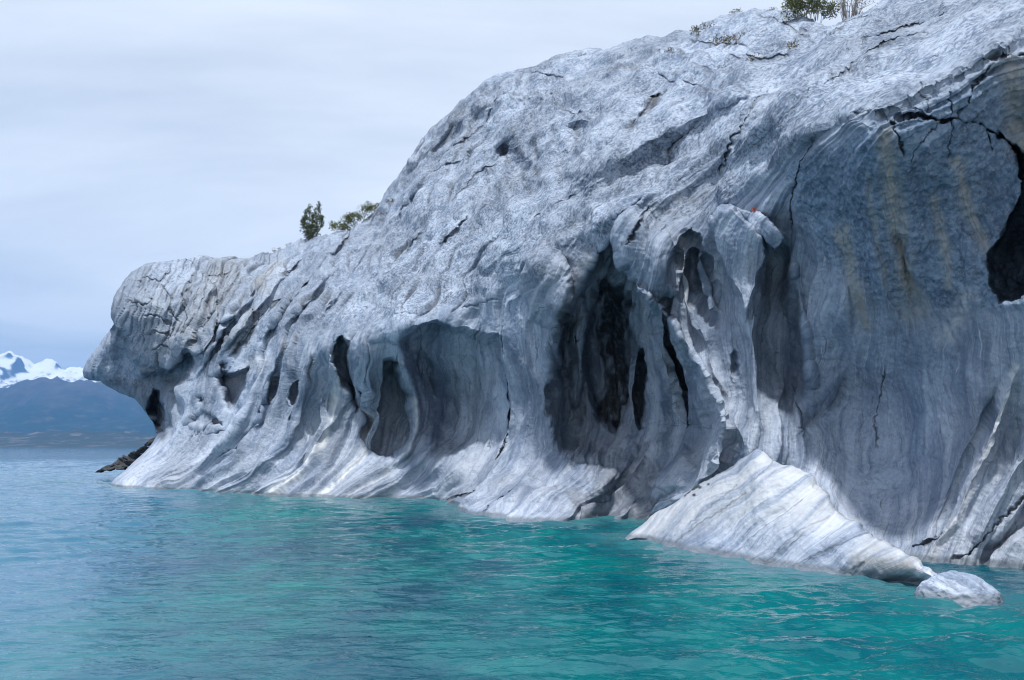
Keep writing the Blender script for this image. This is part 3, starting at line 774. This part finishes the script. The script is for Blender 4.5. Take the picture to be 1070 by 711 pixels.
# --- the bright spur that runs into the lake from the foot of the cliff
S_TOP = [(650,560.5,18.25),(675,544,18.5),(700,528,18.3),(730,506,17.7),(760,488,17.0),(790,471,16.1),(800,474,15.8),(818,484,15.3),(835,491,15.0),(850,499,14.8),(862,514,14.5),(880,536,14.0),(900,553,13.5),(940,576,12.6),(965,590,12.0),(985,602,11.6),(1002,612,11.3)]
S_BOT = [(650,560),(700,572),(760,583),(800,590),(850,597),(900,603),(930,606),(965,612),(1002,622)]
ns, nt_ = 520, 240
s1 = np.linspace(650, 1002, ns)[None, :]; t1 = np.linspace(0, 1, nt_)[:, None]
st = np.array(S_TOP, float)
ys_t = np.interp(s1, st[:, 0], st[:, 1]); ds_t = np.interp(s1, st[:, 0], st[:, 2])
kern = np.hanning(15); kern /= kern.sum()
ds_t = np.convolve(np.pad(ds_t[0], 7, mode='edge'), kern, 'valid')[None]
ys_b = polyline_y(S_BOT, s1); ds_b = dwater(s1, ys_b)
SX = s1 + 0*t1; SY = ys_b + (ys_t - ys_b)*t1
SD = ds_b + (ds_t - ds_b)*(t1**0.9) - 0.22*np.sin(np.pi*t1) + 0.5*np.clip((t1-0.9)/0.1, 0, 1)**2*0.6
SP = at(SX, SY, SD)
sn_ = blur(grid_normals(SP), 2).reshape(-1, 3); sn_ /= np.linalg.norm(sn_, axis=-1, keepdims=True)
sW = SP.reshape(-1, 3)
sxf, syf = SX.reshape(-1), SY.reshape(-1)
sc_ = (sxf*math.sin(R(36)) + syf*math.cos(R(36)) + 8*perlin(np.stack([sxf/50, syf/50, 0*sxf], -1)))/100.0
sl = (sxf*math.cos(R(36)) - syf*math.sin(R(36)))/100.0
s_un = np.clip(0.4 + 1.3*perlin(np.stack([sc_*4, sl*0.9, 0*sl + 13], -1)), 0, 1.3)
sh = 0.07*fbm(np.stack([sc_*5, sl*0.6, 0*sl], -1), 2, 0.5) + 0.018*s_un*fbm(np.stack([sc_*18, sl*1.0, 0*sl + 3], -1), 2, 0.6) + 0.07*fbm(sW*0.9, 3) + 0.010*(worley(sW*7) - 0.4) + 0.008*fbm(sW*9, 3)
sW = sW + sn_*sh[:, None]
sW[:, 2] -= 0.16*np.clip((690 - sxf)/40, 0, 1)**1.5
SP = sW.reshape(nt_, ns, 3)
sp_tan = np.zeros(len(sxf))
for l, w, v in (([(895,585),(920,590),(950,592)], 9, 0.8),([(905,570),(930,580)], 7, 0.4)):
    d, _, _ = seg_dist(sxf, syf, l); sp_tan = np.maximum(sp_tan, v*np.exp(-(d/w)**2))
sp_cr = np.zeros(len(sxf))
for l, w, v in (([(850,497),(862,514),(880,536),(905,556),(940,577)], 1.1, 0.6),([(700,567),(742,540),(778,514)], 0.8, 0.6),([(762,581),(802,546),(838,520)], 0.8, 0.65),([(832,594),(872,571),(908,558)], 0.9, 0.65),([(790,502),(800,489),(808,479)], 0.8, 0.5),([(720,548),(746,528),(770,506)], 0.6, 0.5),([(800,588),(836,556),(868,536)], 0.7, 0.5),([(905,588),(890,596),(882,600)], 1.6, 0.9)):
    d, _, _ = seg_dist(sxf + 2*perlin(np.stack([sxf/5, syf/5, 0*sxf], -1)), syf, l); sp_cr = np.maximum(sp_cr, v*np.exp(-(d/w)**2))
sp_st = np.zeros(len(sxf))
for (a_, b_, r_) in ((719,514,3),(724,511,2.4),(728,508,3),(732,510,2),(726,518,1.8),(740,506,1.6),(716,518,2)):
    sp_st = np.maximum(sp_st, 0.95*sstep(r_+0.6, r_-0.6, np.hypot(sxf-a_, (syf-b_)*1.1)))
sp_pale = 0.55*np.clip(0.6 + 1.2*fbm(np.stack([sc_*14, sl*0.7, 0*sl + 9], -1), 3), 0, 1)*sstep(0.15, 0.6, (t1 + 0*SX).reshape(-1))
def extend_spur(P, grids):
    top, bot = P[-1], P[0]
    up = [top + np.array(v) for v in ((0.12, 0.4, -0.12), (0.35, 1.0, -0.7), (0.6, 1.8, -2.5))]
    dn = [bot + np.array(v) for v in ((-0.4, -0.8, -1.6), (-0.1, -0.2, -0.3))]
    Q = np.concatenate([np.stack(dn), P, np.stack(up)], 0)
    rt = [Q[:, -1:] + np.array(v) for v in ((0.3, -0.1, -0.25), (0.9, -0.1, -1.2))]
    lf = [Q[:, :1] + np.array(v) for v in ((-0.5, -0.15, -0.22),)]
    Q = np.concatenate(lf + [Q] + rt, 1)
    G = [np.pad(g.reshape(P.shape[0], P.shape[1], -1), ((2, 3), (1, 2), (0, 0)), mode='edge') for g in grids]
    return Q, G
Sq, (a_pol, a_st, a_tan, a_cr, a_pale, a_flow) = extend_spur(SP, [np.full(len(sxf), 0.9), sp_st, sp_tan, sp_cr, sp_pale, np.stack([sc_, sl, 0*sl], -1)])
spur = mesh_from_grid("rock_spur", Sq, MARBLE, cliff, dict(polished=a_pol, stain_shade=a_st, tan=a_tan, crack=a_cr, pale=a_pale, washed=np.ones(a_pol.shape), blue_shade=0*a_pol), dict(flow=a_flow))
spur['label'] = "low pale striped spur sloping into the water"

# ------------------------------------------------------------------ water
def make_water():
    m, t, b, out = new_mat("lake_water")
    q = T(t)
    pos = N(t, 'ShaderNodeNewGeometry').outputs['Position']
    g1 = q.noise(q.vmul(pos, (0.16, 0.10, 0)), 1.0, 4, 0.6)
    g2 = q.noise(q.vmul(pos, (1.0, 0.6, 0)), 1.0, 4, 0.6)
    f = q.rng(q.math('ADD', q.math('MULTIPLY', g1, 0.65), q.math('MULTIPLY', g2, 0.35)), 0.36, 0.62)
    col = q.mix(f, (0.0, 0.048, 0.085, 1), (0.0, 0.130, 0.135, 1))
    sepw = N(t, 'ShaderNodeSeparateXYZ'); t.links.new(pos, sepw.inputs[0])
    sky_refl = q.rng(q.math('ADD', q.math('ADD', sepw.outputs[0], q.math('MULTIPLY', sepw.outputs[1], 0.30)), q.math('MULTIPLY', q.math('SUBTRACT', g1, 0.5), 6.0)), 1.0, -5.0)
    col = q.mix(q.math('MULTIPLY', sky_refl, 0.75), col, (0.045, 0.145, 0.245, 1))  # blue in the left water's colour stands in for sky reflection
    col = q.mix(q.math('MULTIPLY', q.attr('shallow'), 0.6), col, (0.07, 0.20, 0.23, 1))
    t.links.new(col, b.inputs['Base Color'])
    b.inputs['Roughness'].default_value = 0.04
    b.inputs['IOR'].default_value = 1.48
    n1 = q.noise(q.vmul(pos, (1.6, 4.2, 1)), 1.0, 4, 0.6, 0.3)
    n2 = q.noise(q.vmul(pos, (7.0, 15.0, 1)), 1.0, 3, 0.6, 0.3)
    h = q.math('ADD', n1, q.math('MULTIPLY', n2, 0.22))
    t.links.new(q.bump(h, 0.85, 0.04), b.inputs['Normal'])
    return m
WATER = make_water()
NR, NC = 1000, 900
dist = np.concatenate([np.linspace(-6, 3.4, 6), np.geomspace(3.6, 130, NR), np.geomspace(150, 13500, 60)])
ang = np.linspace(-1.15, 1.15, NC)
ang = np.sinh(ang*1.2)/np.sinh(1.2*1.15)*1.6       # tangent of the bearing, finer in the middle
DD, AA = np.meshgrid(dist, ang, indexing='ij')
WX = AA*np.maximum(DD, 3.4) ; WY = DD
z = np.zeros(WX.size); fx = WX.reshape(-1); fy = WY.reshape(-1)
cell = np.maximum(np.maximum(fy, 3.4)*0.0037, 0.01)
r2 = np.random.default_rng(3)
for k in range(70):
    lam = 0.13*(1.7/0.13)**(k/69.0)
    th = R(-84) + r2.normal()*0.34
    kx, ky = 2*math.pi/lam*math.cos(th), 2*math.pi/lam*math.sin(th)
    amp = 0.0058*lam**0.85
    vis = sstep(0.45, 0.2, cell/lam)
    ph = kx*fx + ky*fy + r2.random()*6.283
    z += amp*vis*(np.sin(ph) + 0.25*np.cos(2*ph))
mod = 0.55 + 1.2*np.clip(fbm(np.stack([fx*0.12, fy*0.12, 0*fx], -1), 2) + 0.3, 0, 1)
z *= mod
shore = at(*np.array([(x_, y_, float(dwater(x_, y_))) for x_, y_ in BOT[:19] + S_BOT]).T)
shal = np.zeros(len(fx)); nearm = np.nonzero((fy > 8) & (fy < 48) & (np.abs(fx) < 30))[0]
for grp in (shore[:19], shore[19:]):
    dsh, _, _ = seg_dist(fx[nearm], fy[nearm], [tuple(p_[:2]) for p_ in grp])
    shal[nearm] = np.maximum(shal[nearm], np.exp(-(dsh/0.9)**1.5))
WP = np.stack([fx, fy, z], -1).reshape(DD.shape + (3,))
lake = mesh_from_grid("lake_water", WP[:, ::-1], WATER, None, dict(shallow=shal.reshape(DD.shape)[:, ::-1]))
tag(lake, kind='structure')
# lake bed, so the sheet has a floor beneath it
# ------------------------------------------------------------------ far shore and mountains
def make_hill(name, c_low, c_high, c_spot, snow=None):
    m, t, b, out = new_mat(name)
    q = T(t)
    pos = N(t, 'ShaderNodeNewGeometry').outputs['Position']
    sep = N(t, 'ShaderNodeSeparateXYZ'); t.links.new(pos, sep.inputs[0])
    n1 = q.noise(pos, 0.0025, 7, 0.62); n2 = q.noise(pos, 0.010, 5, 0.65)
    hh = q.math('ADD', sep.outputs[2], q.math('MULTIPLY', q.math('SUBTRACT', n1, 0.5), 500.0))
    col = q.mix(q.rng(hh, 150, 700), c_low, c_high)
    col = q.mix(q.rng(n2, 0.52, 0.66, 0, 0.8), col, c_spot)
    if snow:
        nz = N(t, 'ShaderNodeSeparateXYZ'); t.links.new(N(t, 'ShaderNodeNewGeometry').outputs['Normal'], nz.inputs[0])
        hs = q.math('ADD', sep.outputs[2], q.math('MULTIPLY', q.math('SUBTRACT', n2, 0.5), 900.0))
        col = q.mix(q.math('MULTIPLY', q.rng(hs, snow - 120, snow + 80), q.rng(nz.outputs[2], 0.57, 0.70)), col, (0.85, 0.87, 0.9, 1))
    t.links.new(col, b.inputs['Base Color']); b.inputs['Roughness'].default_value = 0.95
    b.inputs['Specular IOR Level'].default_value = 0.1
    return m
def range_mesh(name, ridge, Yr, depth, mat, rough, nx=640, ny=170, x_span=(-420, 900), seed=0, octs=6):
    pxs = np.linspace(x_span[0], x_span[1], nx); v = np.linspace(0, 1, ny)
    r = np.array(ridge, float)
    yy = np.interp(pxs, r[:, 0], r[:, 1])
    zr = at(pxs, yy, np.full(nx, Yr))[:, 2]
    Y = Yr - depth + v[:, None]*depth*1.45 + 0*pxs[None]
    rx = ray(pxs, np.full(nx, 467.0))[0]
    X = rx[None]*Yr + 0*Y
    prof = np.where(v < 0.69, sstep(0, 0.69, v)**0.8*(0.35+0.65*(v/0.69)), 1 - 0.8*sstep(0.69, 1, v))[:, None]
    f = np.stack([X/ (depth*0.35), Y/(depth*0.35), 0*X + seed], -1).reshape(-1, 3)
    n = (fbm(f, octs, 0.52, ridged=True)*0.6 + 0.5*fbm(f*0.5 + 3, 3)).reshape(X.shape)
    Z = zr[None]*prof*(1 + rough*n*(1 - 0.75*(np.abs(v - 0.69) < 0.02))[:, None]) - 2*(1 - prof)
    Z[0] = -4; Z[-1] = -4
    return mesh_from_grid(name, np.stack([X, Y, Z], -1), mat)
M_SNOW = make_hill("snowy_mountain", (0.055, 0.06, 0.065, 1), (0.10, 0.10, 0.11, 1), (0.07, 0.07, 0.08, 1), snow=800)
M_BLUE = make_hill("forested_hill", (0.022, 0.042, 0.044, 1), (0.085, 0.075, 0.075, 1), (0.075, 0.075, 0.07, 1))
M_FOOT = make_hill("foothill", (0.04, 0.05, 0.045, 1), (0.05, 0.055, 0.05, 1), (0.15, 0.135, 0.12, 1))
o = range_mesh("snowy_mountains", [(-420,430),(-200,398),(-100,392),(-40,386),(-15,392),(0,381),(9,378),(17,380),(25,388),(34,388),(43,384),(52,390),(65,394),(77,394),(86,391),(110,396),(160,400),(300,395),(500,410),(900,425)], 11000, 3300, M_SNOW, 0.26, seed=2)
tag(o, kind='structure')
o = range_mesh("hills", [(-420,440),(-200,425),(-60,428),(0,417),(18,412),(29,408),(45,404),(65,398),(86,399),(106,400),(140,398),(180,405),(300,410),(500,425),(900,440)], 7500, 2600, M_BLUE, 0.38, seed=5)
tag(o, kind='structure')
o = range_mesh("foothills", [(-420,458),(-150,455),(-30,454),(0,453),(30,456),(60,455),(90,452),(120,453),(160,455),(300,452),(900,458)], 4700, 900, M_FOOT, 0.5, seed=9)
tag(o, kind='structure')

# ------------------------------------------------------------------ rocks standing free in the water
def rock_mesh(name, mat, rx, ry, rz, seed, rough=0.25, sub=5, strat_ang=36, flat=0.35, pale=0.0):
    bm = bmesh.new()
    bmesh.ops.create_icosphere(bm, subdivisions=sub, radius=1.0)
    me = bpy.data.meshes.new(name); bm.to_mesh(me); bm.free()
    n = len(me.vertices); co = np.zeros(n*3, np.float32); me.vertices.foreach_get("co", co)
    co = co.reshape(-1, 3).astype(float)
    nn = co.copy()
    d = fbm(nn*1.1 + seed*7.1, 3, 0.5)*rough + 0.25*rough*fbm(nn*4 + seed, 3, 0.6, ridged=True)
    co = nn*(1 + d)[:, None]*np.array([rx, ry, rz])
    me.vertices.foreach_set("co", co.reshape(-1).astype(np.float32))
    me.polygons.foreach_set("use_smooth", np.ones(len(me.polygons), bool))
    c = (co[:, 0]*0.8 + co[:, 1]*0.45 + co[:, 2]*0.5)*0.6
    for k, v in dict(polished=np.full(n, 0.9), stain_shade=np.zeros(n), tan=np.zeros(n), crack=np.zeros(n), pale=np.full(n, pale), washed=np.full(n, 0.8), blue_shade=np.zeros(n)).items():
        a = me.attributes.new(k, 'FLOAT', 'POINT'); a.data.foreach_set("value", v.astype(np.float32))
    a = me.attributes.new('flow', 'FLOAT_VECTOR', 'POINT')
    a.data.foreach_set("vector", np.stack([c, co[:, 2], 0*c], -1).astype(np.float32).reshape(-1))
    me.update(); me.materials.append(mat)
    o = bpy.data.objects.new(name, me); scene.collection.objects.link(o)
    return o
p = at(1012, 628, float(dwater(1012, 628)))
bl = rock_mesh("boulder", MARBLE, 0.52, 0.42, 0.40, 3, 0.14, 6, pale=0.0)
bl.location = (p[0], p[1] + 0.25, -0.08)
tag(bl, "small rounded striped boulder half under water off the tip of the pale spur", "boulder")

def make_dark_rock():
    m, t, b, out = new_mat("dark_rock")
    q = T(t)
    pos = N(t, 'ShaderNodeNewGeometry').outputs['Position']
    n = q.noise(pos, 3.0, 6, 0.65)
    t.links.new(q.mix(q.rng(n, 0.4, 0.65), (0.012, 0.014, 0.018, 1), (0.045, 0.048, 0.056, 1)), b.inputs['Base Color'])
    b.inputs['Roughness'].default_value = 0.7
    t.links.new(q.bump(n, 0.8, 0.15), b.inputs['Normal'])
    return m
DARK = make_dark_rock()
labels = ["low black rock farthest out in the lake at the end of the dark rock line", "flat black rock second from the lake end of the dark rock line", "jagged black rock third from the lake end of the dark rock line",
          "black rock midway along the dark rock line at the headland foot", "knobbly black rock fifth from the lake end of the dark rock line", "black rock leaning on the pale marble foot below the headland", "topmost black rock of the dark rock line under the headland overhang"]
spots = [(108,491,52,.62),(117,488,51,.75),(126,486,50,.8),(135,482,49,.85),(143,477,48,.75),(150,471,47,.7),(160,462,46,.75)]
for k, (a_, b_, d_, r_) in enumerate(spots):
    p = at(a_, b_, d_)
    o = rock_mesh("dark_rock", DARK, r_*0.6, r_*0.45, r_*0.2, 20 + k, 0.6, 4)
    o.location = p; o.rotation_euler = (0, R(-25), k*1.1)
    tag(o, labels[k], "rock", "dark rocks at the foot of the headland")

# ------------------------------------------------------------------ plants
def plant_mat(name, a, bcol):
    m, t, b, out = new_mat(name)
    q = T(t)
    oi = N(t, 'ShaderNodeNewGeometry')
    rnd = oi.outputs['Random Per Island']
    t.links.new(q.mix(rnd, a, bcol), b.inputs['Base Color'])
    b.inputs['Roughness'].default_value = 0.6
    return m
LEAF = plant_mat("evergreen_leaf", (0.022, 0.045, 0.016, 1), (0.085, 0.11, 0.035, 1))
LEAF2 = plant_mat("shrub_leaf", (0.028, 0.055, 0.012, 1), (0.13, 0.14, 0.03, 1))
DRY = plant_mat("dry_twig", (0.05, 0.042, 0.025, 1), (0.15, 0.125, 0.07, 1))
BARK = plant_mat("bark", (0.06, 0.048, 0.038, 1), (0.10, 0.085, 0.07, 1))
TWIG = plant_mat("grey_twig", (0.09, 0.08, 0.07, 1), (0.17, 0.155, 0.14, 1))
REDL = plant_mat("red_leaf", (0.35, 0.05, 0.02, 1), (0.5, 0.1, 0.03, 1))
def tube(bm, pts, r0, r1, n=6):
    rings = []
    for i, p in enumerate(pts):
        f = i/(len(pts)-1); r = r0 + (r1-r0)*f
        d = (pts[min(i+1, len(pts)-1)] - pts[max(i-1, 0)]).normalized()
        a = d.orthogonal().normalized(); b = d.cross(a)
        rings.append([bm.verts.new(p + (a*math.cos(6.2832*k/n) + b*math.sin(6.2832*k/n))*r) for k in range(n)])
    for i in range(len(rings)-1):
        for k in range(n):
            bm.faces.new((rings[i][k], rings[i][(k+1) % n], rings[i+1][(k+1) % n], rings[i+1][k]))
    bm.faces.new(rings[0][::-1]); bm.faces.new(rings[-1])
def leaf(bm, p, d, l, w, rr):
    d = d.normalized(); a = d.orthogonal().normalized()
    a = Matrix.Rotation(rr.random()*6.283, 3, d) @ a
    n = d.cross(a)
    v = [bm.verts.new(c) for c in (p, p + d*l*0.5 + a*w*0.5 + n*w*.15, p + d*l, p + d*l*0.5 - a*w*0.5 + n*w*.15)]
    bm.faces.new(v)
def finish(name, bm, mat, parent):
    me = bpy.data.meshes.new(name); bm.to_mesh(me); bm.free(); me.materials.append(mat)
    o = bpy.data.objects.new(name, me); scene.collection.objects.link(o)
    if parent: o.parent = parent
    return o
def empty(name, loc):
    o = bpy.data.objects.new(name, None); scene.collection.objects.link(o); o.location = loc
    o.empty_display_size = 0.2
    return o
def rvec(rr, up=0.0):
    return Vector((rr.gauss(0, 1), rr.gauss(0, 1), rr.gauss(0, 1) + up)).normalized()

# the little tree on the skyline: several upright leaders
rr = random.Random(4)
base = surf(322, 252) + Vector((0, 0.2, -0.1))
tree = empty("evergreen_tree", base)
tag(tree, "small dark evergreen tree with upright leaders standing alone on the cliff skyline", "tree")
bt, bc = bmesh.new(), bmesh.new()
tops = [(-0.45, 1.35, 0.0), (-0.12, 2.05, 0.1), (0.30, 1.75, -0.1), (0.45, 2.1, 0.05), (0.65, 1.45, 0.0), (-0.28, 1.7, -0.1), (0.1, 1.5, 0.2)]
tube(bt, [Vector((0, 0, -0.2)), Vector((0.02, 0, 0.25)), Vector((0.05, 0, 0.6))], 0.06, 0.04)
for (tx_, tz_, ty_) in tops:
    tz_ *= 1.2
    stem = [Vector((0.03, 0, 0.15)).lerp(Vector((tx_, ty_, tz_)), f) + Vector((tx_*0.35*math.sin(math.pi*f), 0, 0)) for f in (0, .25, .5, .75, 1)]
    tube(bt, stem, 0.035, 0.008)
    for k in range(60):
        f = 0.12 + 0.88*rr.random()**0.8
        i = min(int(f*4), 3); c = stem[i].lerp(stem[i+1], f*4 - i)
        sp = 0.15*(1 - f*0.72)
        tip = c + Vector((rr.gauss(0, sp), rr.gauss(0, sp), rr.gauss(0.03, sp*0.7)))
        for j in range(9):
            leaf(bc, tip + rvec(rr)*0.06, rvec(rr, 0.9), 0.10 + 0.06*rr.random(), 0.035, rr)
finish("trunk", bt, BARK, tree); finish("crown", bc, LEAF, tree)

def shrub(name, loc, w, d, h, n, lm, sm, label, cat, group, seed, ls=0.09, twigs=16, lean=0.0):
    rr = random.Random(seed)
    t_ = empty(name, loc)
    tag(t_, label, cat, group)
    bt, bc = bmesh.new(), bmesh.new()
    lumps = [(rr.uniform(-1, 1)*w*.42, rr.uniform(-1, 1)*d*.42, h*rr.uniform(.30, .75), rr.uniform(.22, .42)) for _ in range(9)]
    for k in range(twigs):
        L_ = rr.choice(lumps)
        e = Vector((L_[0], L_[1], L_[2])) + rvec(rr)*w*0.12 + Vector((0, 0, h*0.12))
        tube(bt, [Vector((L_[0]*.4, L_[1]*.4, -0.15)), e*0.55 + Vector((0, 0, 0.02)), e], 0.008*max(h, .5), 0.003*max(h, .4), 4)
    for k in range(n):
        L_ = rr.choice(lumps)
        v = rvec(rr)*(rr.random()**0.4)*L_[3]
        p = Vector((L_[0] + v.x*w*.6, L_[1] + v.y*d*.6, max(-0.05, L_[2] + v.z*h*0.9)))
        leaf(bc, p, (v + rvec(rr)*0.5 + Vector((0, 0, 0.3))), ls*rr.uniform(.7, 1.4), ls*0.5, rr)
    finish("stems", bt, sm, t_); finish("foliage", bc, lm, t_)
    return t_
def onrock(px, py, back=0.0, dn=0.02):
    return surf(px, py) + Vector((0.0, back, -dn))
g = "shrubs on the cliff top"
shrub("shrub", onrock(358, 243), 1.7, 1.0, 0.7, 1000, LEAF2, BARK, "low green shrub just right of the lone tree on the skyline", "shrub", g, 11)
shrub("shrub", onrock(375, 237), 1.6, 1.0, 0.95, 1300, LEAF2, BARK, "taller green shrub in the middle of the three beside the lone tree", "shrub", g, 12)
shrub("shrub", onrock(390, 226), 1.4, 0.9, 0.85, 1000, LEAF2, BARK, "green shrub highest of the three tucked under the steep skyline", "shrub", g, 13)
shrub("bush", onrock(850, 23, 0.0, -0.05), 1.9, 1.2, 1.2, 4200, LEAF2, BARK, "dense green bush cut by the top edge of the photo", "bush", None, 21, 0.08)
shrub("twiggy_bush", onrock(886, 21, 0.0, -0.02), 1.5, 1.0, 1.0, 420, DRY, TWIG, "bare grey twiggy bush beside the dense green bush at the top", "bush", None, 22, 0.06, 70)
tufts = [(288,262,.25,"wispy tuft on the skyline left of the lone tree"),(302,257,.2,"tiny tuft on the skyline just left of the lone tree"),(400,226,.35,"brown tuft in the notch right of the green shrubs"),(412,214,.3,"brown tuft at the foot of the steep skyline"),
         (732,40,.32,"dark heathery tuft at the left of the ledge below the top"),(742,36,.3,"dark tuft topmost on the ledge below the top"),(748,44,.28,"brown tuft in the middle of the ledge below the top"),(760,46,.34,"wide brown tuft right of centre on the ledge below the top"),(772,44,.25,"brown tuft at the right end of the ledge below the top"),
         (770,15,.22,"small dark tuft on the skyline above the ledge"),(806,12,.16,"flat tuft on the skyline left of the dense green bush"),(790,64,.22,"straw tuft in the lower crack below the ledge"),(822,46,.25,"brown tuft in the crack junction under the green bush"),(700,62,.2,"faint brown tuft left of and below the ledge"),(608,58,.14,"tiny tuft on the long skyline slope")]
for k, (a_, b_, h_, lab) in enumerate(tufts):
    shrub("dry_tuft", onrock(a_, b_, 0.05, 0.05), h_*2.4, h_*1.5, h_*1.3, 110, DRY, DRY, lab, "tuft", "dry tufts on the cliff", 40 + k, h_*0.28, 14)
shrub("red_plant", onrock(787, 223, -0.05, 0.02), 0.10, 0.08, 0.10, 60, REDL, TWIG, "tiny red leafed plant on the lit edge of the tooth shaped overhang", "plant", None, 90, 0.04, 5)

# ------------------------------------------------------------------ air
def make_haze():
    m = bpy.data.materials.new("haze"); m.use_nodes = True
    t = m.node_tree; t.nodes.clear()
    out = N(t, 'ShaderNodeOutputMaterial'); v = N(t, 'ShaderNodeVolumePrincipled')
    v.inputs['Color'].default_value = (0.15, 0.46, 1.0, 1)
    v.inputs['Density'].default_value = 8e-5
    v.inputs['Anisotropy'].default_value = 0.1
    t.links.new(v.outputs[0], out.inputs['Volume'])
    return m
bm = bmesh.new()
bmesh.ops.create_cube(bm, size=1.0, matrix=Matrix.Translation((0, 6700, 620)) @ Matrix.Diagonal((34000, 14200, 1300, 1)))
hz = finish("haze", bm, make_haze(), None)
hz.location = (0, 0, 0)
tag(hz, kind='stuff')
